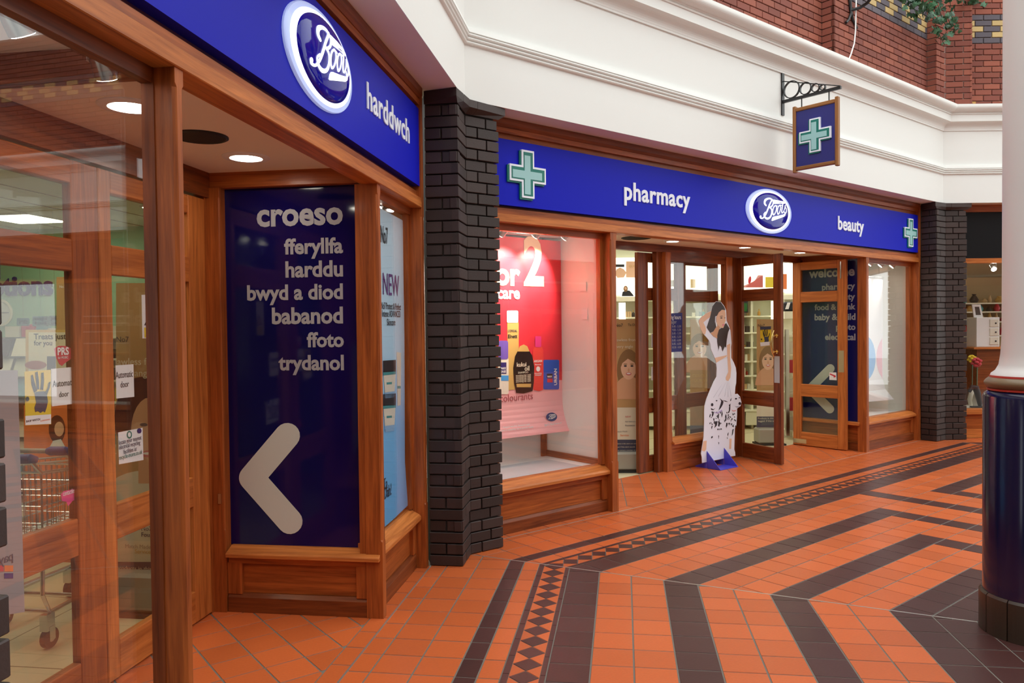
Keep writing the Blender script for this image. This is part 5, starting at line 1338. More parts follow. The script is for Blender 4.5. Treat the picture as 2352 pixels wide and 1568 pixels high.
for y in (826, 903):
    pb('printed_lid', [(880, y + 2), (909, y), (909, y + 27), (880, y + 29)], plain('print_charcoal', (.02, .022, .028), .3), 2)
    pb('printed_band', [(880, y + 29), (909, y + 27), (909, y + 33), (880, y + 36)], m_teal, 3)
    pb('printed_jar', [(881, y + 36), (908, y + 33), (906, y + 72), (884, y + 75)], m_palebox, 2)
    pb('printed_label', [(888, y + 52), (900, y + 51), (900, y + 56), (888, y + 57)], m_teal, 3)
    pb('printed_foot', [(883, y + 75), (907, y + 72), (905, y + 86), (885, y + 89)], plain('print_glass', (.30, .52, .78), .3), 2)
pb('printed_tube', [(911, 808), (921, 810), (920, 930), (913, 932)], m_palebox, 1)
pb('printed_band', [(913, 886), (920, 886), (920, 892), (913, 892)], m_teal, 2)
tb('Ta', (881, 1127), (890, 1122), m_ink, h=.07); tb('Dah!', (883, 1147), (899, 1137), m_ink, h=.07)
# stickers on the near entrance doors
WS = 2.319
def sticker(name, label, pts, m, rows=(), txts=(), cat='sticker', fr=FL, W=WS):
    c = pw(fr, sum(p[0] for p in pts) / len(pts), max(p[1] for p in pts), W); t = thing(name, label, cat, fr, c)
    part(t, 'sheet', poly_px(fr, 'w', W, pts, .0012), m)
    for i, (nm, pp, mm) in enumerate(rows): part(t, nm, poly_px(fr, 'w', W - .0012 - .0006 * (i + 1), pp, .0006), mm)
    for s, p, q, mm, kw in txts: part(t, 'lettering', text_px(fr, 'w', W - .0012 - .0006 * (len(rows) + 1), s, p, q, .0006, **kw), mm)
    return t
hand = [(75, 862), (80, 862), (82, 885), (85, 895), (88, 855), (83, 852)]
def hand_rows(ox, oy, k):
    f = lambda L_: [(ox + x * k, oy + y * k) for x, y in L_]
    return [('printed_palm', f([(22, 50), (27, 47), (45, 46), (50, 50), (53, 70), (50, 84), (46, 95), (42, 92), (36, 96), (30, 92), (24, 94), (22, 84), (26, 72)]), m_slate),
            ('printed_finger', f([(14, 10), (18, 8), (22, 24), (28, 45), (21, 50), (15, 30)]), m_ink), ('printed_finger', f([(24, 3), (29, 1), (32, 20), (33, 42), (28, 42), (26, 22)]), m_ink),
            ('printed_finger', f([(38, 4), (43, 3), (44, 22), (42, 44), (36, 42), (38, 22)]), m_ink), ('printed_thumb', f([(55, 26), (59, 24), (57, 38), (51, 54), (46, 50), (53, 38)]), m_ink), ('printed_spot', [(x, y) for x, y in ell(ox + 6 * k, oy + 64 * k, 4 * k, 5.5 * k, 12)], m_ink)]
sticker('hand_sticker', 'yellow door sticker with a black handprint', [(56, 853), (116, 849), (117, 974), (58, 977)], m_yel, hand_rows(57, 852, 1.0) + [('printed_strip', [(58, 955), (117, 951), (117, 973), (58, 976)], m_paper)],
        [('SHOP WATCH', (60, 970), (92, 968), m_ink, dict(bold=.02)), ('LLANDUDNO', (93, 968), (115, 966), m_orangep, {})])
sticker('door_notice', 'larger white notice reading Automatic door beside the yellow handprint', [(117, 847), (174, 842), (176, 926), (119, 933)], m_paper, (), [('Automatic', (121, 889), (172, 884), m_ink, dict(ysc=1.25)), ('door', (136, 912), (158, 909), m_ink, dict(ysc=1.15))])
sticker('door_notice', 'smaller white notice reading Automatic door on the right leaf', [(265, 839), (306, 836), (308, 911), (267, 915)], m_paper, (), [('Automatic', (266, 869), (305, 865), m_ink, dict(ysc=1.5)), ('door', (277, 890), (296, 888), m_ink, dict(ysc=1.35))])
sticker('music_sticker', 'red plectrum shaped music licence sticker', [(124, 800), (134, 794), (150, 794), (164, 800), (168, 812), (162, 824), (148, 834), (142, 840), (136, 836), (128, 820)], m_redp, (), [('PRS', (132, 815), (158, 812), m_paper, dict(bold=.03)), ('for MUSIC', (133, 824), (156, 821), m_paper, {})])
sticker('recycling_notice', 'white notice about nearest electrical recycling with a green symbol', [(271, 993), (327, 982), (329, 1056), (273, 1066)], m_paper,
        [('printed_ring', ell(297, 998, 6, 9, 16), m_crossg), ('printed_hole', ell(297, 998, 3.5, 5.5, 16), m_paper), ('printed_oval', ell(320, 989, 5, 6, 16), m_bluei)],
        [('locate your nearest', (273, 1021), (325, 1010), m_slate, dict(h=.020)), ('electrical recycling', (274, 1032), (322, 1023), m_slate, dict(h=.020)), ('facilities at', (284, 1042), (314, 1036), m_slate, dict(h=.020)), ('recycle-more.co.uk', (273, 1056), (327, 1046), m_crossg, dict(h=.020))])
sticker('bubble_sticker', 'pink speech bubble sticker low on the left door leaf', [(140, 1135), (146, 1128), (172, 1122), (179, 1130), (178, 1146), (166, 1150), (156, 1162), (152, 1152), (142, 1150)], plain('print_hotpink', (.72, .05, .22), .4), (), [('contactless', (145, 1139), (174, 1133), m_paper, dict(h=.02))])
sticker('warning_notice', 'white notice with a yellow warning triangle at the edge of the near post', [(325, 677), (352, 676), (354, 776), (327, 777)], m_paper, [('printed_block', [(331, 752), (353, 751), (353, 774), (332, 775)], m_yel), ('printed_triangle', [(331, 747), (345, 716), (353, 730), (353, 746)], m_ink), ('printed_fill', [(335, 744), (346, 722), (353, 734), (353, 743)], m_yel)])
m_lilac = plain('card_sheet', (.30, .265, .265), .5)
sticker('payment_notice', 'pale sheet showing card logos back to front at the left edge', [(-40, 850), (40, 850), (56, 1405), (-40, 1420)], m_lilac, [('printed_card', R_(10, 1298, 30, 1312), m_orangep), ('printed_card', R_(10, 1316, 30, 1328), m_bluei), ('printed_card', R_(-10, 1298, 8, 1312), m_redp)],
        [('pay', (30, 1285), (-2, 1284), m_slate, {})], W=2.10)
# opening hours panel and the door stickers of the right lobby
t = sticker('opening_hours', 'navy opening hours panel on the glass screen', [(1531, 720), (1567, 718), (1567, 807), (1532, 809)], m_bluei, (), [('opening hours', (1526, 733), (1564, 731), m_paper, dict(h=.045)), ('oriau agor', (1526, 743), (1554, 742), m_print, dict(h=.035))], 'sign', FR_, 5.436)
for k, s in enumerate(('8.45 - 5.30', '9.00 - 5.30', '8.45 - 5.30', '8.45 - 5.30', '8.45 - 6.00', '8.45 - 6.00', '10.30 - 4.30')):
    y = 752 + 8.0 * k
    part(t, 'lettering', text_px(FR_, 'w', 5.434, s, (1544, y), (1564, y - .5), .0006), m_print); part(t, 'lettering', text_px(FR_, 'w', 5.434, 'day', (1532, y), (1540, y), .0006), m_hang)
sticker('hand_sticker', 'yellow handprint sticker on the brass-handled door glass', [(1746, 750), (1771, 749), (1772, 792), (1747, 795)], m_yel, [(a, [(x, y) for x, y in b], c) for a, b, c in hand_rows(1747, 756, .36)] + [('printed_strip', [(1746, 786), (1772, 784), (1772, 792), (1747, 795)], m_paper), ('printed_strip', [(1746, 750), (1771, 749), (1771, 756), (1746, 757)], m_slate)], (), fr=f5, W=-.0045)
sticker('logo_sticker', 'small white sticker with a red arrow on the lighter open door', [(1905, 855), (1921, 855), (1922, 873), (1905, 872)], m_paper, [('printed_arrow', [(1906, 857), (1919, 862), (1920, 865), (1915, 867), (1915, 864), (1906, 860)], m_redp)], (), fr=f6, W=-.0045)
for y0, y1, l in ((766, 797, 'upper white notice edge on the dark sliding leaf'), (842, 873, 'lower white notice edge on the dark sliding leaf')):
    sticker('door_notice', l, [(1496, y0), (1503, y0), (1503, y1), (1496, y1)], m_paper, (), (), 'notice', FR_, 5.50)

# ---------------- cardboard standee
A4 = lambda L_: [(1560 + x / 7.128, 680 + y / 7.128) for x, y in L_]
A5 = lambda L_: [(1560 + x / 7.128, 880 + y / 7.128) for x, y in L_]
fb = pz(FR_, 1658, 1080, 0); fb2 = pz(FR_, 1703, 1073, 0)
WST = fb[1] + .19
t = thing('cardboard_standee', 'life-size cardboard cutout of a woman in white with two dalmatian dogs', 'standee', FR_, (fb[0], WST, 0))
m_card = plain('card_white', (.80, .82, .92), .4)
sil = A4([(600, 85), (680, 95), (730, 160), (762, 230), (770, 400), (800, 470), (832, 560), (850, 770), (842, 830), (846, 1010), (890, 1090), (920, 1170), (930, 1260), (925, 1420)]) + \
      A5([(912, 60), (905, 178), (950, 170), (990, 220), (1012, 310), (1000, 370), (940, 412), (940, 520), (930, 680), (905, 735), (900, 900), (895, 1080), (910, 1130), (912, 1185), (800, 1200), (790, 1215), (560, 1262), (370, 1302), (365, 1210), (352, 1150), (365, 1070), (385, 950), (395, 880), (405, 640), (405, 460), (410, 370), (440, 260), (500, 110)]) + \
      A4([(560, 1400), (605, 1320), (610, 1180), (600, 1090), (580, 1020), (545, 940), (515, 870), (505, 780), (480, 720), (430, 660), (385, 610), (350, 540), (315, 420), (315, 390), (370, 330), (440, 280), (525, 235), (530, 200), (560, 130)])
part(t, 'card', poly_px(FR_, 'w', WST, sil, .006), m_card)
def ps(nm, pts, m, k=1): part(t, nm, poly_px(FR_, 'w', WST - .006 - .0008 * k, pts, .0008), m)
ps('printed_arm', A4([(525, 240), (440, 283), (372, 333), (320, 400), (323, 440), (352, 538), (387, 606), (425, 628), (440, 560), (430, 500), (395, 430), (440, 390), (500, 345), (535, 320)]), m_skin2, 1)
ps('printed_hair', A4([(600, 90), (680, 98), (733, 170), (757, 228), (700, 222), (655, 262), (620, 320), (590, 330), (585, 420), (605, 500), (560, 575), (510, 602), (450, 512), (505, 345), (528, 240), (545, 165)]), m_hair, 2)
ps('printed_neck', A4([(605, 470), (665, 500), (655, 590), (622, 690), (560, 655), (515, 605), (560, 578), (605, 505)]), m_skin, 3)
ps('printed_face', A4([(648, 265), (700, 222), (746, 228), (760, 290), (756, 370), (762, 400), (748, 425), (742, 475), (718, 522), (672, 515), (640, 485), (612, 440), (607, 345)]), m_skin2, 4)
ps('printed_hair', A4([(650, 548), (690, 520), (722, 522), (748, 455), (770, 440), (825, 530), (800, 590), (778, 720), (768, 840), (748, 820), (712, 900), (695, 830), (662, 800), (645, 880), (625, 740), (625, 640)]), m_hair, 5)
ps('printed_midriff', A4([(585, 1008), (778, 965), (775, 988), (610, 1086), (596, 1052)]), m_skin2, 1)
ps('printed_arm', A4([(782, 800), (835, 775), (832, 1000), (850, 1180), (838, 1330), (803, 1388), (765, 1372), (762, 1330), (803, 1240), (788, 1000)]), m_skin2, 1)
ps('printed_earring', A4([(600, 420), (620, 430), (620, 490), (608, 510), (598, 470)]), m_paper, 6)
ps('printed_eye', A4(ell(690, 356, 19, 8, 12)), m_ink, 6); ps('printed_eye', A4(ell(748, 354, 9, 6, 10)), m_ink, 6); ps('printed_brow', A4(ell(690, 328, 26, 5, 12, -.1)), m_hair, 6)
ps('printed_lips', A4(ell(722, 470, 16, 15, 12)), plain('print_pink_lips', (.80, .22, .32), .4), 6)
ps('printed_leg', A5([(397, 945), (450, 938), (442, 1080), (415, 1115), (370, 1100), (380, 1040)]), m_skin2, 1); ps('printed_leg', A5([(825, 905), (858, 905), (850, 1072), (820, 1072)]), m_skin2, 1)
sp_ = [ell(540, 350, 20, 26, 12), ell(992, 330, 20, 24, 12), ell(612, 284, 15, 9, 10), ell(930, 252, 17, 13, 10), ell(985, 236, 10, 9, 10), [(665, 245), (700, 275), (725, 300), (715, 345), (685, 400), (645, 445), (662, 385), (680, 330), (690, 290)],
       [(858, 235), (838, 270), (832, 290), (848, 285)], [(838, 330), (812, 360), (832, 400), (815, 445), (790, 492), (818, 480), (836, 420)], [(700, 275), (760, 285), (800, 305), (760, 298)], [(520, 405), (560, 425), (590, 405), (560, 440), (525, 435)], [(910, 375), (950, 385), (990, 370), (950, 395)],
       [(545, 460), (570, 470), (560, 520), (540, 555), (535, 520)], [(640, 490), (652, 500), (645, 600), (638, 560)], [(700, 440), (712, 500), (700, 560), (690, 510)], [(570, 640), (600, 620), (630, 620), (615, 690), (575, 732), (590, 680)], ell(655, 650, 15, 36, 12, -.2), ell(765, 560, 10, 55, 12), ell(825, 420, 10, 40, 10),
       [(865, 485), (885, 500), (905, 480), (885, 520)], [(845, 610), (858, 575), (850, 630)], [(895, 585), (935, 605), (905, 612)], [(820, 640), (838, 660), (810, 695), (822, 665)], [(880, 690), (905, 665), (890, 690)], [(870, 760), (895, 740), (880, 830), (862, 860)], [(770, 640), (785, 690), (770, 735)], [(720, 590), (745, 640), (735, 620)],
       [(530, 700), (548, 690), (535, 750), (525, 730)], [(520, 880), (545, 860), (550, 885), (530, 902)], [(640, 850), (652, 860), (646, 910)], [(640, 960), (654, 970), (648, 1000)], [(790, 830), (810, 800), (798, 870)], [(782, 885), (796, 890), (790, 910)], ell(568, 590, 9, 22, 10), ell(505, 530, 8, 30, 10, .3), ell(500, 655, 6, 14, 8), ell(603, 575, 7, 10, 8), ell(818, 580, 8, 8, 8), ell(805, 520, 12, 12, 8)]
for q in sp_: ps('printed_spot', A5(q), plain('print_dalmatian', (.020, .012, .022), .45), 2)
ps('printed_collar', A5([(575, 465), (620, 480), (700, 430), (705, 450), (630, 495), (580, 482)]), plain('print_lilac', (.50, .42, .72), .45), 3)
ps('printed_collar', A5([(855, 430), (890, 445), (930, 435), (925, 455), (880, 460)]), m_pinkp, 3)
rs_ = random.Random(5)
for k in range(46):
    x_, y_ = (rs_.uniform(515, 690), rs_.uniform(470, 760)) if k % 2 else (rs_.uniform(745, 925), rs_.uniform(470, 740))
    ps('printed_spot', A5(ell(x_, y_, rs_.uniform(5, 11), rs_.uniform(8, 20), 8, rs_.uniform(-.5, .5))), plain('print_dalmatian', (.020, .012, .022), .45), 2)
m_fold = plain('print_fold_grey', (.56, .57, .66), .5)
for a_, b_ in (((775, 1395), (640, 1640)), ((790, 1400), (745, 1640)), ((800, 1400), (800, 1650)), ((812, 1395), (850, 1640)), ((700, 1440), (560, 1660)), ((640, 700), (640, 900)), ((660, 1050), (800, 1000))):
    d_ = Vector((b_[0] - a_[0], b_[1] - a_[1])).normalized(); n_ = Vector((-d_.y, d_.x)) * 3.2
    ps('printed_fold', A4([a_, (b_[0] + n_.x, b_[1] + n_.y), (b_[0] - n_.x, b_[1] - n_.y)]), m_fold, 1)
m_stand = plain('stand_blue', (.07, .06, .52), .35)
ua, ub = pz(FR_, 1632, 1058, 0)[0], fb2[0]
st = MB()
for x0, x1, hh in ((pu(FR_, 1, 1, 1)[0] if False else fb[0] - .02, fb[0] - .012, .19), (fb2[0] - .008, fb2[0], .19)):
    st.prism([(x0, WST - .008, 0), (x0, fb[1], 0), (x0, WST - .008, hh)], (x1 - x0, 0, 0))
    st.prism([(x0, WST + .002, 0), (x0, WST + .17, 0), (x0, WST + .002, .07)], (x1 - x0, 0, 0))
st.box(fb[0] - .02, fb2[0], fb[1], WST - .008, .001, .006)
part(t, 'stand', st, m_stand)
# ------------------------------------------------------------------ hanging sign, column, planting, far shop, opposite side
UH = 7.13; WB0 = BR
t = thing('hanging_sign', 'hanging blue pharmacy cross sign in a wooden frame on a black ring bracket', 'sign', FR_, (UH, WB0, 3.9))
c = [pu(FR_, x, y, UH) for x, y in ((1822, 245), (1926, 230), (1929, 380), (1823, 393))]
wl_, wr_ = (c[0][1] + c[3][1]) / 2, (c[1][1] + c[2][1]) / 2; zt_, zl_ = 3.715, 3.10
part(t, 'panel', MB().box(UH - .008, UH + .008, wr_ + .02, wl_ - .02, zl_ + .02, zt_ - .02), plain('sign_blue_satin', (.016, .016, .20), .35))
for a, b, z0, z1, m in ((wl_ - .035, wl_, zl_ - .02, zt_ + .02, WZ), (wr_, wr_ + .035, zl_ - .02, zt_ + .02, WZ), (wr_ + .035, wl_ - .035, zl_, zl_ + .035, WW), (wr_ + .035, wl_ - .035, zt_ - .035, zt_, WW)):
    part(t, 'frame_bar', MB().box(UH - .022, UH + .022, a, b, z0, z1), wood(('z' if m == WZ else 'w'), (.20, .075, .02), (.42, .19, .06), 'oak'), bevel=.006)
cross(t, FR_, 'u', UH - .009, (wl_ + wr_) / 2, (zt_ + zl_) / 2, .165)
br = MB().box(UH - .022, UH + .022, WB0 - .014, WB0, 3.68, 4.10); part(t, 'bracket_plate', br, m_black)
za_ = 3.80; part(t, 'bracket_arm', MB().box(UH - .012, UH + .012, wr_ - .02, WB0 - .01, za_, za_ + .028), m_black)
part(t, 'bracket_tie', MB().tube([(UH, WB0 - .01, 4.02), (UH, wr_ - .01, za_ + .03)], .005, 8), m_black)
w = WB0 - .02
for r in (.087, .062, .043, .030):
    cy = w - r; zc = za_ + .028 + r
    rg = MB(); n = 28
    rg.loft([[(UH + dx, cy + rr * cos(2 * pi * k / n), zc + rr * sin(2 * pi * k / n)) for dx, rr in ((-.012, r), (.012, r), (.012, r - .008), (-.012, r - .008))] for k in range(n + 1)], True, False)
    part(t, 'bracket_ring', rg, m_black); w = cy - r
for ww in ((wl_ - .09), (wr_ + .10)): part(t, 'hanger', MB().tube([(UH, ww, za_), (UH, ww, zt_ - .01)], .006, 8), m_black)
# column
CX, CY = 2.65, 3.95
t = thing('round_column', 'round navy column with brown plinth and white upper shaft at right', 'column', FW, (CX, CY, 0))
m_navyc = plain('navy_gloss_paint', (.006, .007, .040), .16, spec=.5); m_plinth = plain('brown_plinth_tile', (.045, .028, .018), .4, var=.2)
zz = lambda y: CAMZ - (y - 740) / FPX * 4.1
z1, z2, z3 = .205, 1.235, 1.30
n = 12
for k in range(n):
    a0, a1 = 2 * pi * k / n + .012, 2 * pi * (k + 1) / n - .012
    q = MB(); rg = []
    for i in range(7):
        a = a0 + (a1 - a0) * i / 6; rg.append([(CX + r * cos(a), CY + r * sin(a), z) for r, z in ((.20, 0), (.238, 0), (.238, z1 - .012), (.228, z1), (.20, z1))])
    q.loft(rg); part(t, 'plinth_tile', q, m_plinth)
part(t, 'drum', MB().lathe((CX, CY, 0), [(.222, .01), (.222, z2 - .03), (.214, z2 - .01), (.20, z2)], 64, caps=False), m_navyc, smooth=True)
m_gold = plain('old_gold_paint', (.20, .135, .07), .35); m_redl = plain('red_line_paint', (.45, .035, .02), .4)
part(t, 'red_line', MB().lathe((CX, CY, 0), [(.19, z2), (.203, z2 + .004), (.203, z2 + .012), (.19, z2 + .016)], 56), m_redl, smooth=True)
part(t, 'gold_ring', MB().lathe((CX, CY, 0), [(.19, z2 + .012)] + [(.195 + .021 * sin(pi * k / 10), z2 + .014 + .055 * k / 10) for k in range(11)] + [(.17, z2 + .07)], 56), m_gold, smooth=True)
part(t, 'red_line', MB().lathe((CX, CY, 0), [(.17, z2 + .068), (.192, z2 + .070), (.190, z2 + .080), (.17, z2 + .082)], 56), m_redl, smooth=True)
m_shaft = plain('column_white', (.78, .76, .73), .45)
part(t, 'shaft', MB().lathe((CX, CY, 0), [(.188, z2 + .079), (.184, z2 + .09), (.165, z2 + .105), (.150, z2 + .135), (.142, z2 + .19), (.137, z2 + .30), (.135, 2.4), (.133, 7.0)], 64), m_shaft, smooth=True)
# wrought iron scroll bracket and cable on the upper wall
WU_ = 4.44
P = lambda x, y, w=WU_: pw(FR_, x, y, w)
t = thing('wall_bracket', 'black scrolled iron bracket on the upper brick wall', 'bracket', FR_, P(1953, 60))
q = MB(); q.tube([P(1951, -40), P(1951, -8), P(1953, 12), P(1955, 30), P(1949, 46), P(1943, 52)], [.02, .02, .018, .016, .013, .016], 10)
q.tube([P(1955, 28), P(1959, 46), P(1966, 58), P(1968, 66)], [.016, .014, .012, .016], 10); part(t, 'scroll', q, m_black, smooth=True)
q = MB(); q.tube([P(1954, 24), P(1975, 18, 4.36), P(1993, 6, 4.26), P(2012, -20, 4.1), P(2020, -60, 3.95)], [.016, .018, .018, .016, .014], 10); part(t, 'arm', q, m_black, smooth=True)
q = MB(); q.tube([P(1962, -8), P(1957, -2), P(1952, -6), P(1946, -14)], .010, 8); part(t, 'curl', q, m_black, smooth=True)
P4 = lambda x, y: pw(FR_, x, y, 4.41)
solo('white_cable', MB().tube([P4(1968, -60), P4(1966, 20), P4(1965, 70), P4(1962, 100), P4(1954, 126), P4(1948, 140)], .008, 8), m_paper, FR_, 'thin white cable hanging down the upper brick wall', 'cable', smooth=True)
p = pw(FF, 2233, 238, 10.497)
t = thing('wall_socket', 'small brass wall socket above the white cornice', 'socket', FF, p)
part(t, 'plate', MB().box(p[0] - .045, p[0] + .045, 10.485, 10.497, 4.43, 4.52), m_brass, bevel=.003)
part(t, 'switch', MB().box(p[0] - .02, p[0] + .0, 10.478, 10.486, 4.46, 4.49), m_ink)
# trailing ivy
m_leaf = [plain('ivy_leaf_%d' % i, c_, .45, var=.3) for i, c_ in enumerate([(.035, .11, .05), (.06, .17, .08), (.02, .065, .03)])]
WI = 4.12
t = thing('trailing_ivy', 'trailing green ivy hanging in front of the upper brick wall', 'plant', FR_, pw(FR_, 2140, 0, WI))
lm = {}
def leaf_mesh(m):
    if m.name in lm: return lm[m.name]
    q = MB(); o_ = [(0, 0), (.35, -.15), (.62, .12), (.42, .35), (.55, .62), (.2, .62), (0, 1.0), (-.2, .62), (-.55, .62), (-.42, .35), (-.62, .12), (-.35, -.15)]
    q.add([(0, .35, .06)] + [(x, y, -.10 * abs(x)) for x, y in o_], [(0, i + 1, (i + 1) % 12 + 1) for i in range(12)])
    me = q.mesh('leaf'); me.materials.append(m); lm[m.name] = me; return me
stems = [[(2075, -30), (2085, 0), (2100, 20), (2115, 40)], [(2100, -40), (2110, -10), (2130, 15), (2140, 35), (2150, 60), (2160, 85), (2170, 104)], [(2140, -30), (2150, 0), (2160, 30), (2170, 55), (2190, 70), (2198, 66)], [(2170, -30), (2180, -5), (2185, 20), (2178, 45), (2188, 62)],
         [(2200, -30), (2215, -5), (2240, 6), (2270, 3)], [(2090, -20), (2105, 8), (2128, 25), (2120, 42)], [(2120, -30), (2135, 5), (2150, 25), (2142, 48)], [(2190, -25), (2205, 0), (2230, 12)]]
rl = random.Random(21); nl = 0
for si, s_ in enumerate(stems):
    W3 = WI + rl.uniform(-.14, .14)
    pts = [Vector(pw(FR_, x, y, W3)) for x, y in s_]
    part(t, 'stem', MB().tube(pts, .004, 5), m_leaf[2])
    for a, b in zip(pts, pts[1:]):
        nn = max(3, int((b - a).length / .022))
        for k in range(nn):
            c_ = a.lerp(b, (k + rl.random()) / nn) + Vector((rl.uniform(-.07, .07), rl.uniform(-.08, .08), rl.uniform(-.06, .05)))
            ob = bpy.data.objects.new('leaf', leaf_mesh(rl.choice(m_leaf))); COL.objects.link(ob); ob.parent = t
            o = ORG[t.name][1]; ob.location = (c_.x - o[0], c_.y - o[1], c_.z - o[2]); s1 = rl.uniform(.045, .085); ob.scale = (s1, s1, s1)
            ob.rotation_euler = (rl.uniform(1.0, 2.4), rl.uniform(-.7, .7), rl.uniform(0, 6.28)); nl += 1
# ------------------------------------------------------------------ far gift shop
WFs = 10.58
zs = lambda y: pw(FF, 2260, y, WFs)[2]
struct('trim_50', MB().box(5.9, 10.4, WFs - .02, WFs + .1, zs(487), 3.152), WU, FF)
t = thing('black_fascia', 'plain black shop fascia beyond the far brick pier', 'sign', FF, (8, WFs, zs(592)))
part(t, 'panel', MB().box(5.9, 10.4, WFs, WFs + .06, zs(593), zs(487)), plain('black_board', (.004, .004, .005), .5, spec=.2))
struct('trim_51', MB().box(5.9, 10.4, WFs - .015, WFs + .1, zs(604), zs(593)), HU, FF)
struct('wall_far_riser', MB().box(5.9, 10.4, WFs + .02, WFs + .08, 0, zs(940)), WU, FF)
struct('trim_52', MB().box(5.9, 10.4, WFs - .03, WFs + .12, zs(951), zs(938)), HU, FF, bevel=.005)
struct('trim_53', MB().box(5.9, 10.4, WFs - .01, WFs + .1, 0, zs(985)), HU, FF)
w = sthing('window_8', FF, (8, WFs + .05, 0)); pane_u(w, 5.95, 10.4, WFs + .05, zs(938), zs(604))
m_tanwall = plain('tan_wall', (.42, .30, .15), .7)
struct('wall_gift_bed', MB().box(5.9, 10.4, WFs + .09, 11.10, 0, zs(938)), m_palebox, FF)
struct('wall_gift_back', MB().box(5.4, 10.6, 13.1, 13.15, 0, 2.8), m_tanwall, FF)
struct('wall_gift_side', MB().box(5.4, 5.45, 10.9, 13.1, 0, 2.8), m_tanwall, FF)
struct('floor_gift', MB().box(5.4, 10.6, 10.62, 13.1, -.03, 0), m_vinyl, FF)
struct('ceiling_gift', MB().box(5.4, 10.6, 10.66, 13.1, 2.72, 2.76), plain('brown_ceiling', (.30, .22, .13), .7), FF)
for w0, l in ((11.3, 'front strip light on the gift shop ceiling'), (12.0, 'rear strip light on the gift shop ceiling')):
    t = thing('strip_light', l, 'light', FF, (6.8, w0, 2.72)); part(t, 'tray', MB().box(6.2, 7.4, w0 - .06, w0 + .06, 2.66, 2.72), m_paper); part(t, 'tube', MB().tube([(6.22, w0, 2.645), (7.38, w0, 2.645)], .02, 10), plain('fluorescent', (1, 1, 1), .5, emit=(1, .95, .8), es=9))
p = pw(FF, 2280, 614, 11.4); spotlight(FF, p, (-.1, -.7, -.5), 'glowing spotlight in the gift shop window', R=.04, L=.1, top=2.72, power=15)
Yk = 12.6
t = thing('gift_shelving', 'wall shelves of ornaments at the back of the gift shop', 'shelving', FF, (7.0, Yk, 0))
part(t, 'back_panel', MB().box(6.2, 9.4, Yk + .30, Yk + .32, .3, 2.3), m_tanwall)
gz = [pw(FF, 2260, y, Yk)[2] for y in (695, 715, 738, 770)]
for z in gz: part(t, 'shelf', MB().box(6.2, 9.4, Yk, Yk + .3, z - .02, z), m_shelf)
orn = [m_dkbox, m_palebox, m_redp, m_goldp, m_teal, m_kraft]
nm_ = ['dark', 'cream', 'red', 'gold', 'teal', 'tan']
for k in range(4):
    x = 6.75
    while x < 8.2:
        r = rl.uniform(.03, .07); h = rl.uniform(.07, .17); i = rl.randrange(6)
        b = MB().lathe((x + r, Yk + .12, gz[k]), [(r * .7, 0), (r, h * .35), (r * .6, h * .7), (r * .35, h * .85), (r * .5, h)], 12)
        solo('ornament', b, orn[i], FF, '%s ornament on the %s shelf of the gift shop' % (nm_[i], ('top', 'second', 'third', 'lowest')[k]), 'ornament', 'gift shop ornaments', smooth=True); x += 2 * r + rl.uniform(.01, .05)
t = thing('gift_counter', 'brown wooden counter in the gift shop window', 'counter', FF, (6.9, 11.2, 0))
zc = pw(FF, 2265, 797, 11.2)[2]
part(t, 'body', MB().box(6.62, 7.6, 11.2, 11.8, 0, zc - .03), DU); part(t, 'top', MB().box(6.55, 7.65, 11.15, 11.85, zc - .03, zc), HU, bevel=.004)
a, b = pw(FF, 2243, 790, 11.35), pw(FF, 2296, 728, 11.35)
t = thing('white_cabinet', 'small white drawer cabinet standing on the gift shop counter', 'cabinet', FF, ((a[0] + b[0]) / 2, 11.4, zc))
part(t, 'body', MB().box(a[0], b[0], 11.35, 11.6, zc, b[2]), m_paper, bevel=.004)
for k in range(3):
    d = part(t, 'drawer', MB().box((a[0] + b[0]) / 2 + .02, b[0] - .02, 11.335, 11.36, zc + .03 + k * (b[2] - zc - .04) / 3, zc + .01 + (k + 1) * (b[2] - zc - .04) / 3), m_palebox, bevel=.003)
    part(d, 'knob', MB().ball(((a[0] + b[0]) / 2 + .10, 11.33, zc + .03 + (k + .4) * (b[2] - zc - .04) / 3), .012), m_ink)
p0 = pw(FF, 2248, 727, 11.4)
t = thing('picture_frame', 'white picture frame leaning on top of the white cabinet', 'frame', FF, (p0[0], 11.42, b[2]))
ps4 = lambda L_: [(x, 11.40 + (z - b[2]) * .15, z) for x, z in L_]
q0, q1 = pw(FF, 2237, 727, 11.4), pw(FF, 2258, 709, 11.4)
part(t, 'frame', MB().prism(ps4([(q0[0], b[2]), (q1[0], b[2]), (q1[0] - .02, b[2] + .19), (q0[0] - .01, b[2] + .19)]), (0, .015, 0)), m_paper)
part(t, 'picture', MB().prism([(x, y - .002, z) for x, y, z in ps4([(q0[0] + .03, b[2] + .035), (q1[0] - .03, b[2] + .035), (q1[0] - .045, b[2] + .155), (q0[0] + .025, b[2] + .155)])], (0, .002, 0)), m_dkbox)
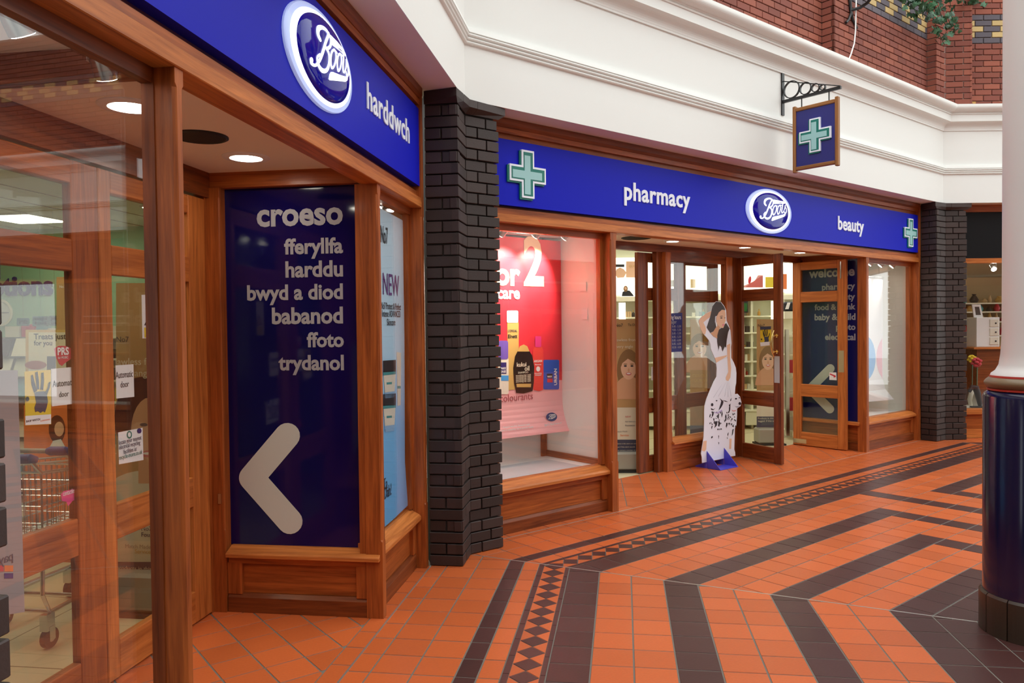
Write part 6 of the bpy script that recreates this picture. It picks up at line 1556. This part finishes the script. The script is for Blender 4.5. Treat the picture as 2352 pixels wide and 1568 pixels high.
# potted artificial flowers on the window bottom
zsill = zs(938)
def flower(x, y, col, label, r=.07, dp=10.85):
    c_ = Vector(pw(FF, x, y, dp)); t = thing('artificial_flower', label, 'flower', FF, (c_.x, c_.y, zsill))
    part(t, 'stem', MB().tube([(c_.x, c_.y, zsill + .0), (c_.x + .01, c_.y, c_.z)], .008, 6), m_leaf[0])
    part(t, 'vase', MB().lathe((c_.x, c_.y, zsill), [(.04, 0), (.055, .08), (.03, .2), (.04, .24)], 16), m_palebox, smooth=True)
    for k in range(16):
        a = k * 2.4; e = (k + .5) / 16 * pi; d = Vector((sin(e) * cos(a), sin(e) * sin(a), cos(e)))
        part(t, 'petal', MB().ball(c_ + d * r * .7, (r * .42, r * .42, r * .3), 8, 5), col, smooth=True)
flower(2243, 832, m_redp, 'round red artificial flower in the gift shop window'); flower(2232, 824, m_yel, 'yellow artificial flower behind the red one', .06, 11.03)
p0 = pw(FF, 2240, 938, 10.72)
t = thing('curved_ornament', 'dark curved ornament on the gift shop window sill', 'ornament', FF, (p0[0], 10.72, zsill))
q = MB(); q.tube([pw(FF, x, y, 10.72) for x, y in ((2226, 900), (2232, 888), (2241, 890), (2246, 905), (2250, 925), (2252, 937))], [.02, .035, .045, .04, .03, .02], 10); part(t, 'arch', q, m_ink, smooth=True)
part(t, 'foot', MB().box(p0[0] - .06, p0[0] + .1, 10.68, 10.75, zsill, zsill + .02), m_ink)
# ------------------------------------------------------------------ opposite side of the arcade (seen only in reflections)
WO = -4.6
m_dkshop = plain('dim_shop_interior', (.10, .07, .05), .6)
struct('wall_opposite', MB().box(-9, 15, WO - .2, WO, 2.4, 3.15), DU, FR_)
struct('wall_opposite', MB().box(-9, 15, WO - .1, WO + .25, 3.15, 4.4), m_white, FR_)
struct('wall_opposite', MB().box(-9, 15, WO - .4, WO - .1, 4.4, 7.2), m_rbrick[1], FR_)
struct('wall_opposite', MB().box(-9, 15, WO - 3.0, WO - 2.9, 0, 2.6), m_tanwall, FR_)
struct('wall_opposite', MB().box(-9, 15, WO - 2.9, WO, 2.6, 2.65), m_ceil, FR_)
for k in range(9):
    u = -8.4 + 2.8 * k
    struct('trim_%d' % (110 + k), MB().box(u, u + .14, WO - .12, WO, 0, 2.4), WZ, FR_)
    struct('wall_opposite', MB().box(u + .14, u + 2.8, WO - .10, WO - .04, 0, .45), WU, FR_)
struct('trim_120', MB().box(-9, 15, WO - .1, WO + .02, 1.86, 1.98), DU, FR_)
struct('floor_opposite', MB().box(-9, 15, WO - 3.0, WO + .3, -.05, -.002), m_orange, FR_)
for u_ in (-9.1, 15): struct('wall_opposite', MB().box(u_, u_ + .1, WO - 3, WO, 0, 2.6), m_dkshop, FR_)
t = thing('gift_sign', 'white lettered wooden sign of the gift shop opposite', 'sign', FR_, (.4, WO + .01, 2.6))
part(t, 'lettering', text_mb('the Gift Company', (4.2, WO + .02, 2.65), (.6, WO + .02, 2.65), up=(0, 0, 1), nrm=(0, 1, 0), t=.02), m_paper)
for i in range(8):
    u = -7 + 2.8 * i
    t = thing('strip_light', 'fluorescent strip in a shop on the opposite side of the arcade', 'light', FR_, (u, WO - 1.4, 2.6), 'opposite strip lights')
    part(t, 'tube', MB().box(u - .6, u + .6, WO - 1.45, WO - 1.35, 2.56, 2.598), plain('fluorescent2', (1, 1, 1), .5, emit=(1, .92, .75), es=6))

struct('floor_base', MB().box(-14, 16, -14, 16, -.12, -.07), m_grout, FW)
# unseen arcade end behind the camera, added to cut side light and reflections
UBK = -7.5
struct('wall_behind', MB().box(UBK - .3, UBK, -9, 6, 3.15, 4.4), m_white, FL)
struct('wall_behind', MB().box(UBK - .5, UBK - .2, -9, 6, 4.4, 7.2), m_rbrick[1], FL)
struct('wall_behind', MB().box(UBK - 3.0, UBK - 2.9, -9, 6, 0, 2.6), m_tanwall, FL)
struct('wall_behind', MB().box(UBK - 2.9, UBK, -9, 6, 2.6, 3.15), DW_, FL)
for w_ in (-9.1, 6): struct('wall_behind', MB().box(UBK - 3, UBK, w_, w_ + .1, 0, 2.6), m_dkshop, FL)
for k in range(6): struct('trim_%d' % (130 + k), MB().box(UBK - .12, UBK, -8 + 2.6 * k, -7.86 + 2.6 * k, 0, 2.6), WZ, FL)
struct('floor_behind', MB().box(UBK - 3, -7.4, -9, 6, -.05, -.002), m_orange, FL)
struct('wall_left_near', MB().box(-8, .50, 1.30, 1.6, 0, 3.15), DU, FL)
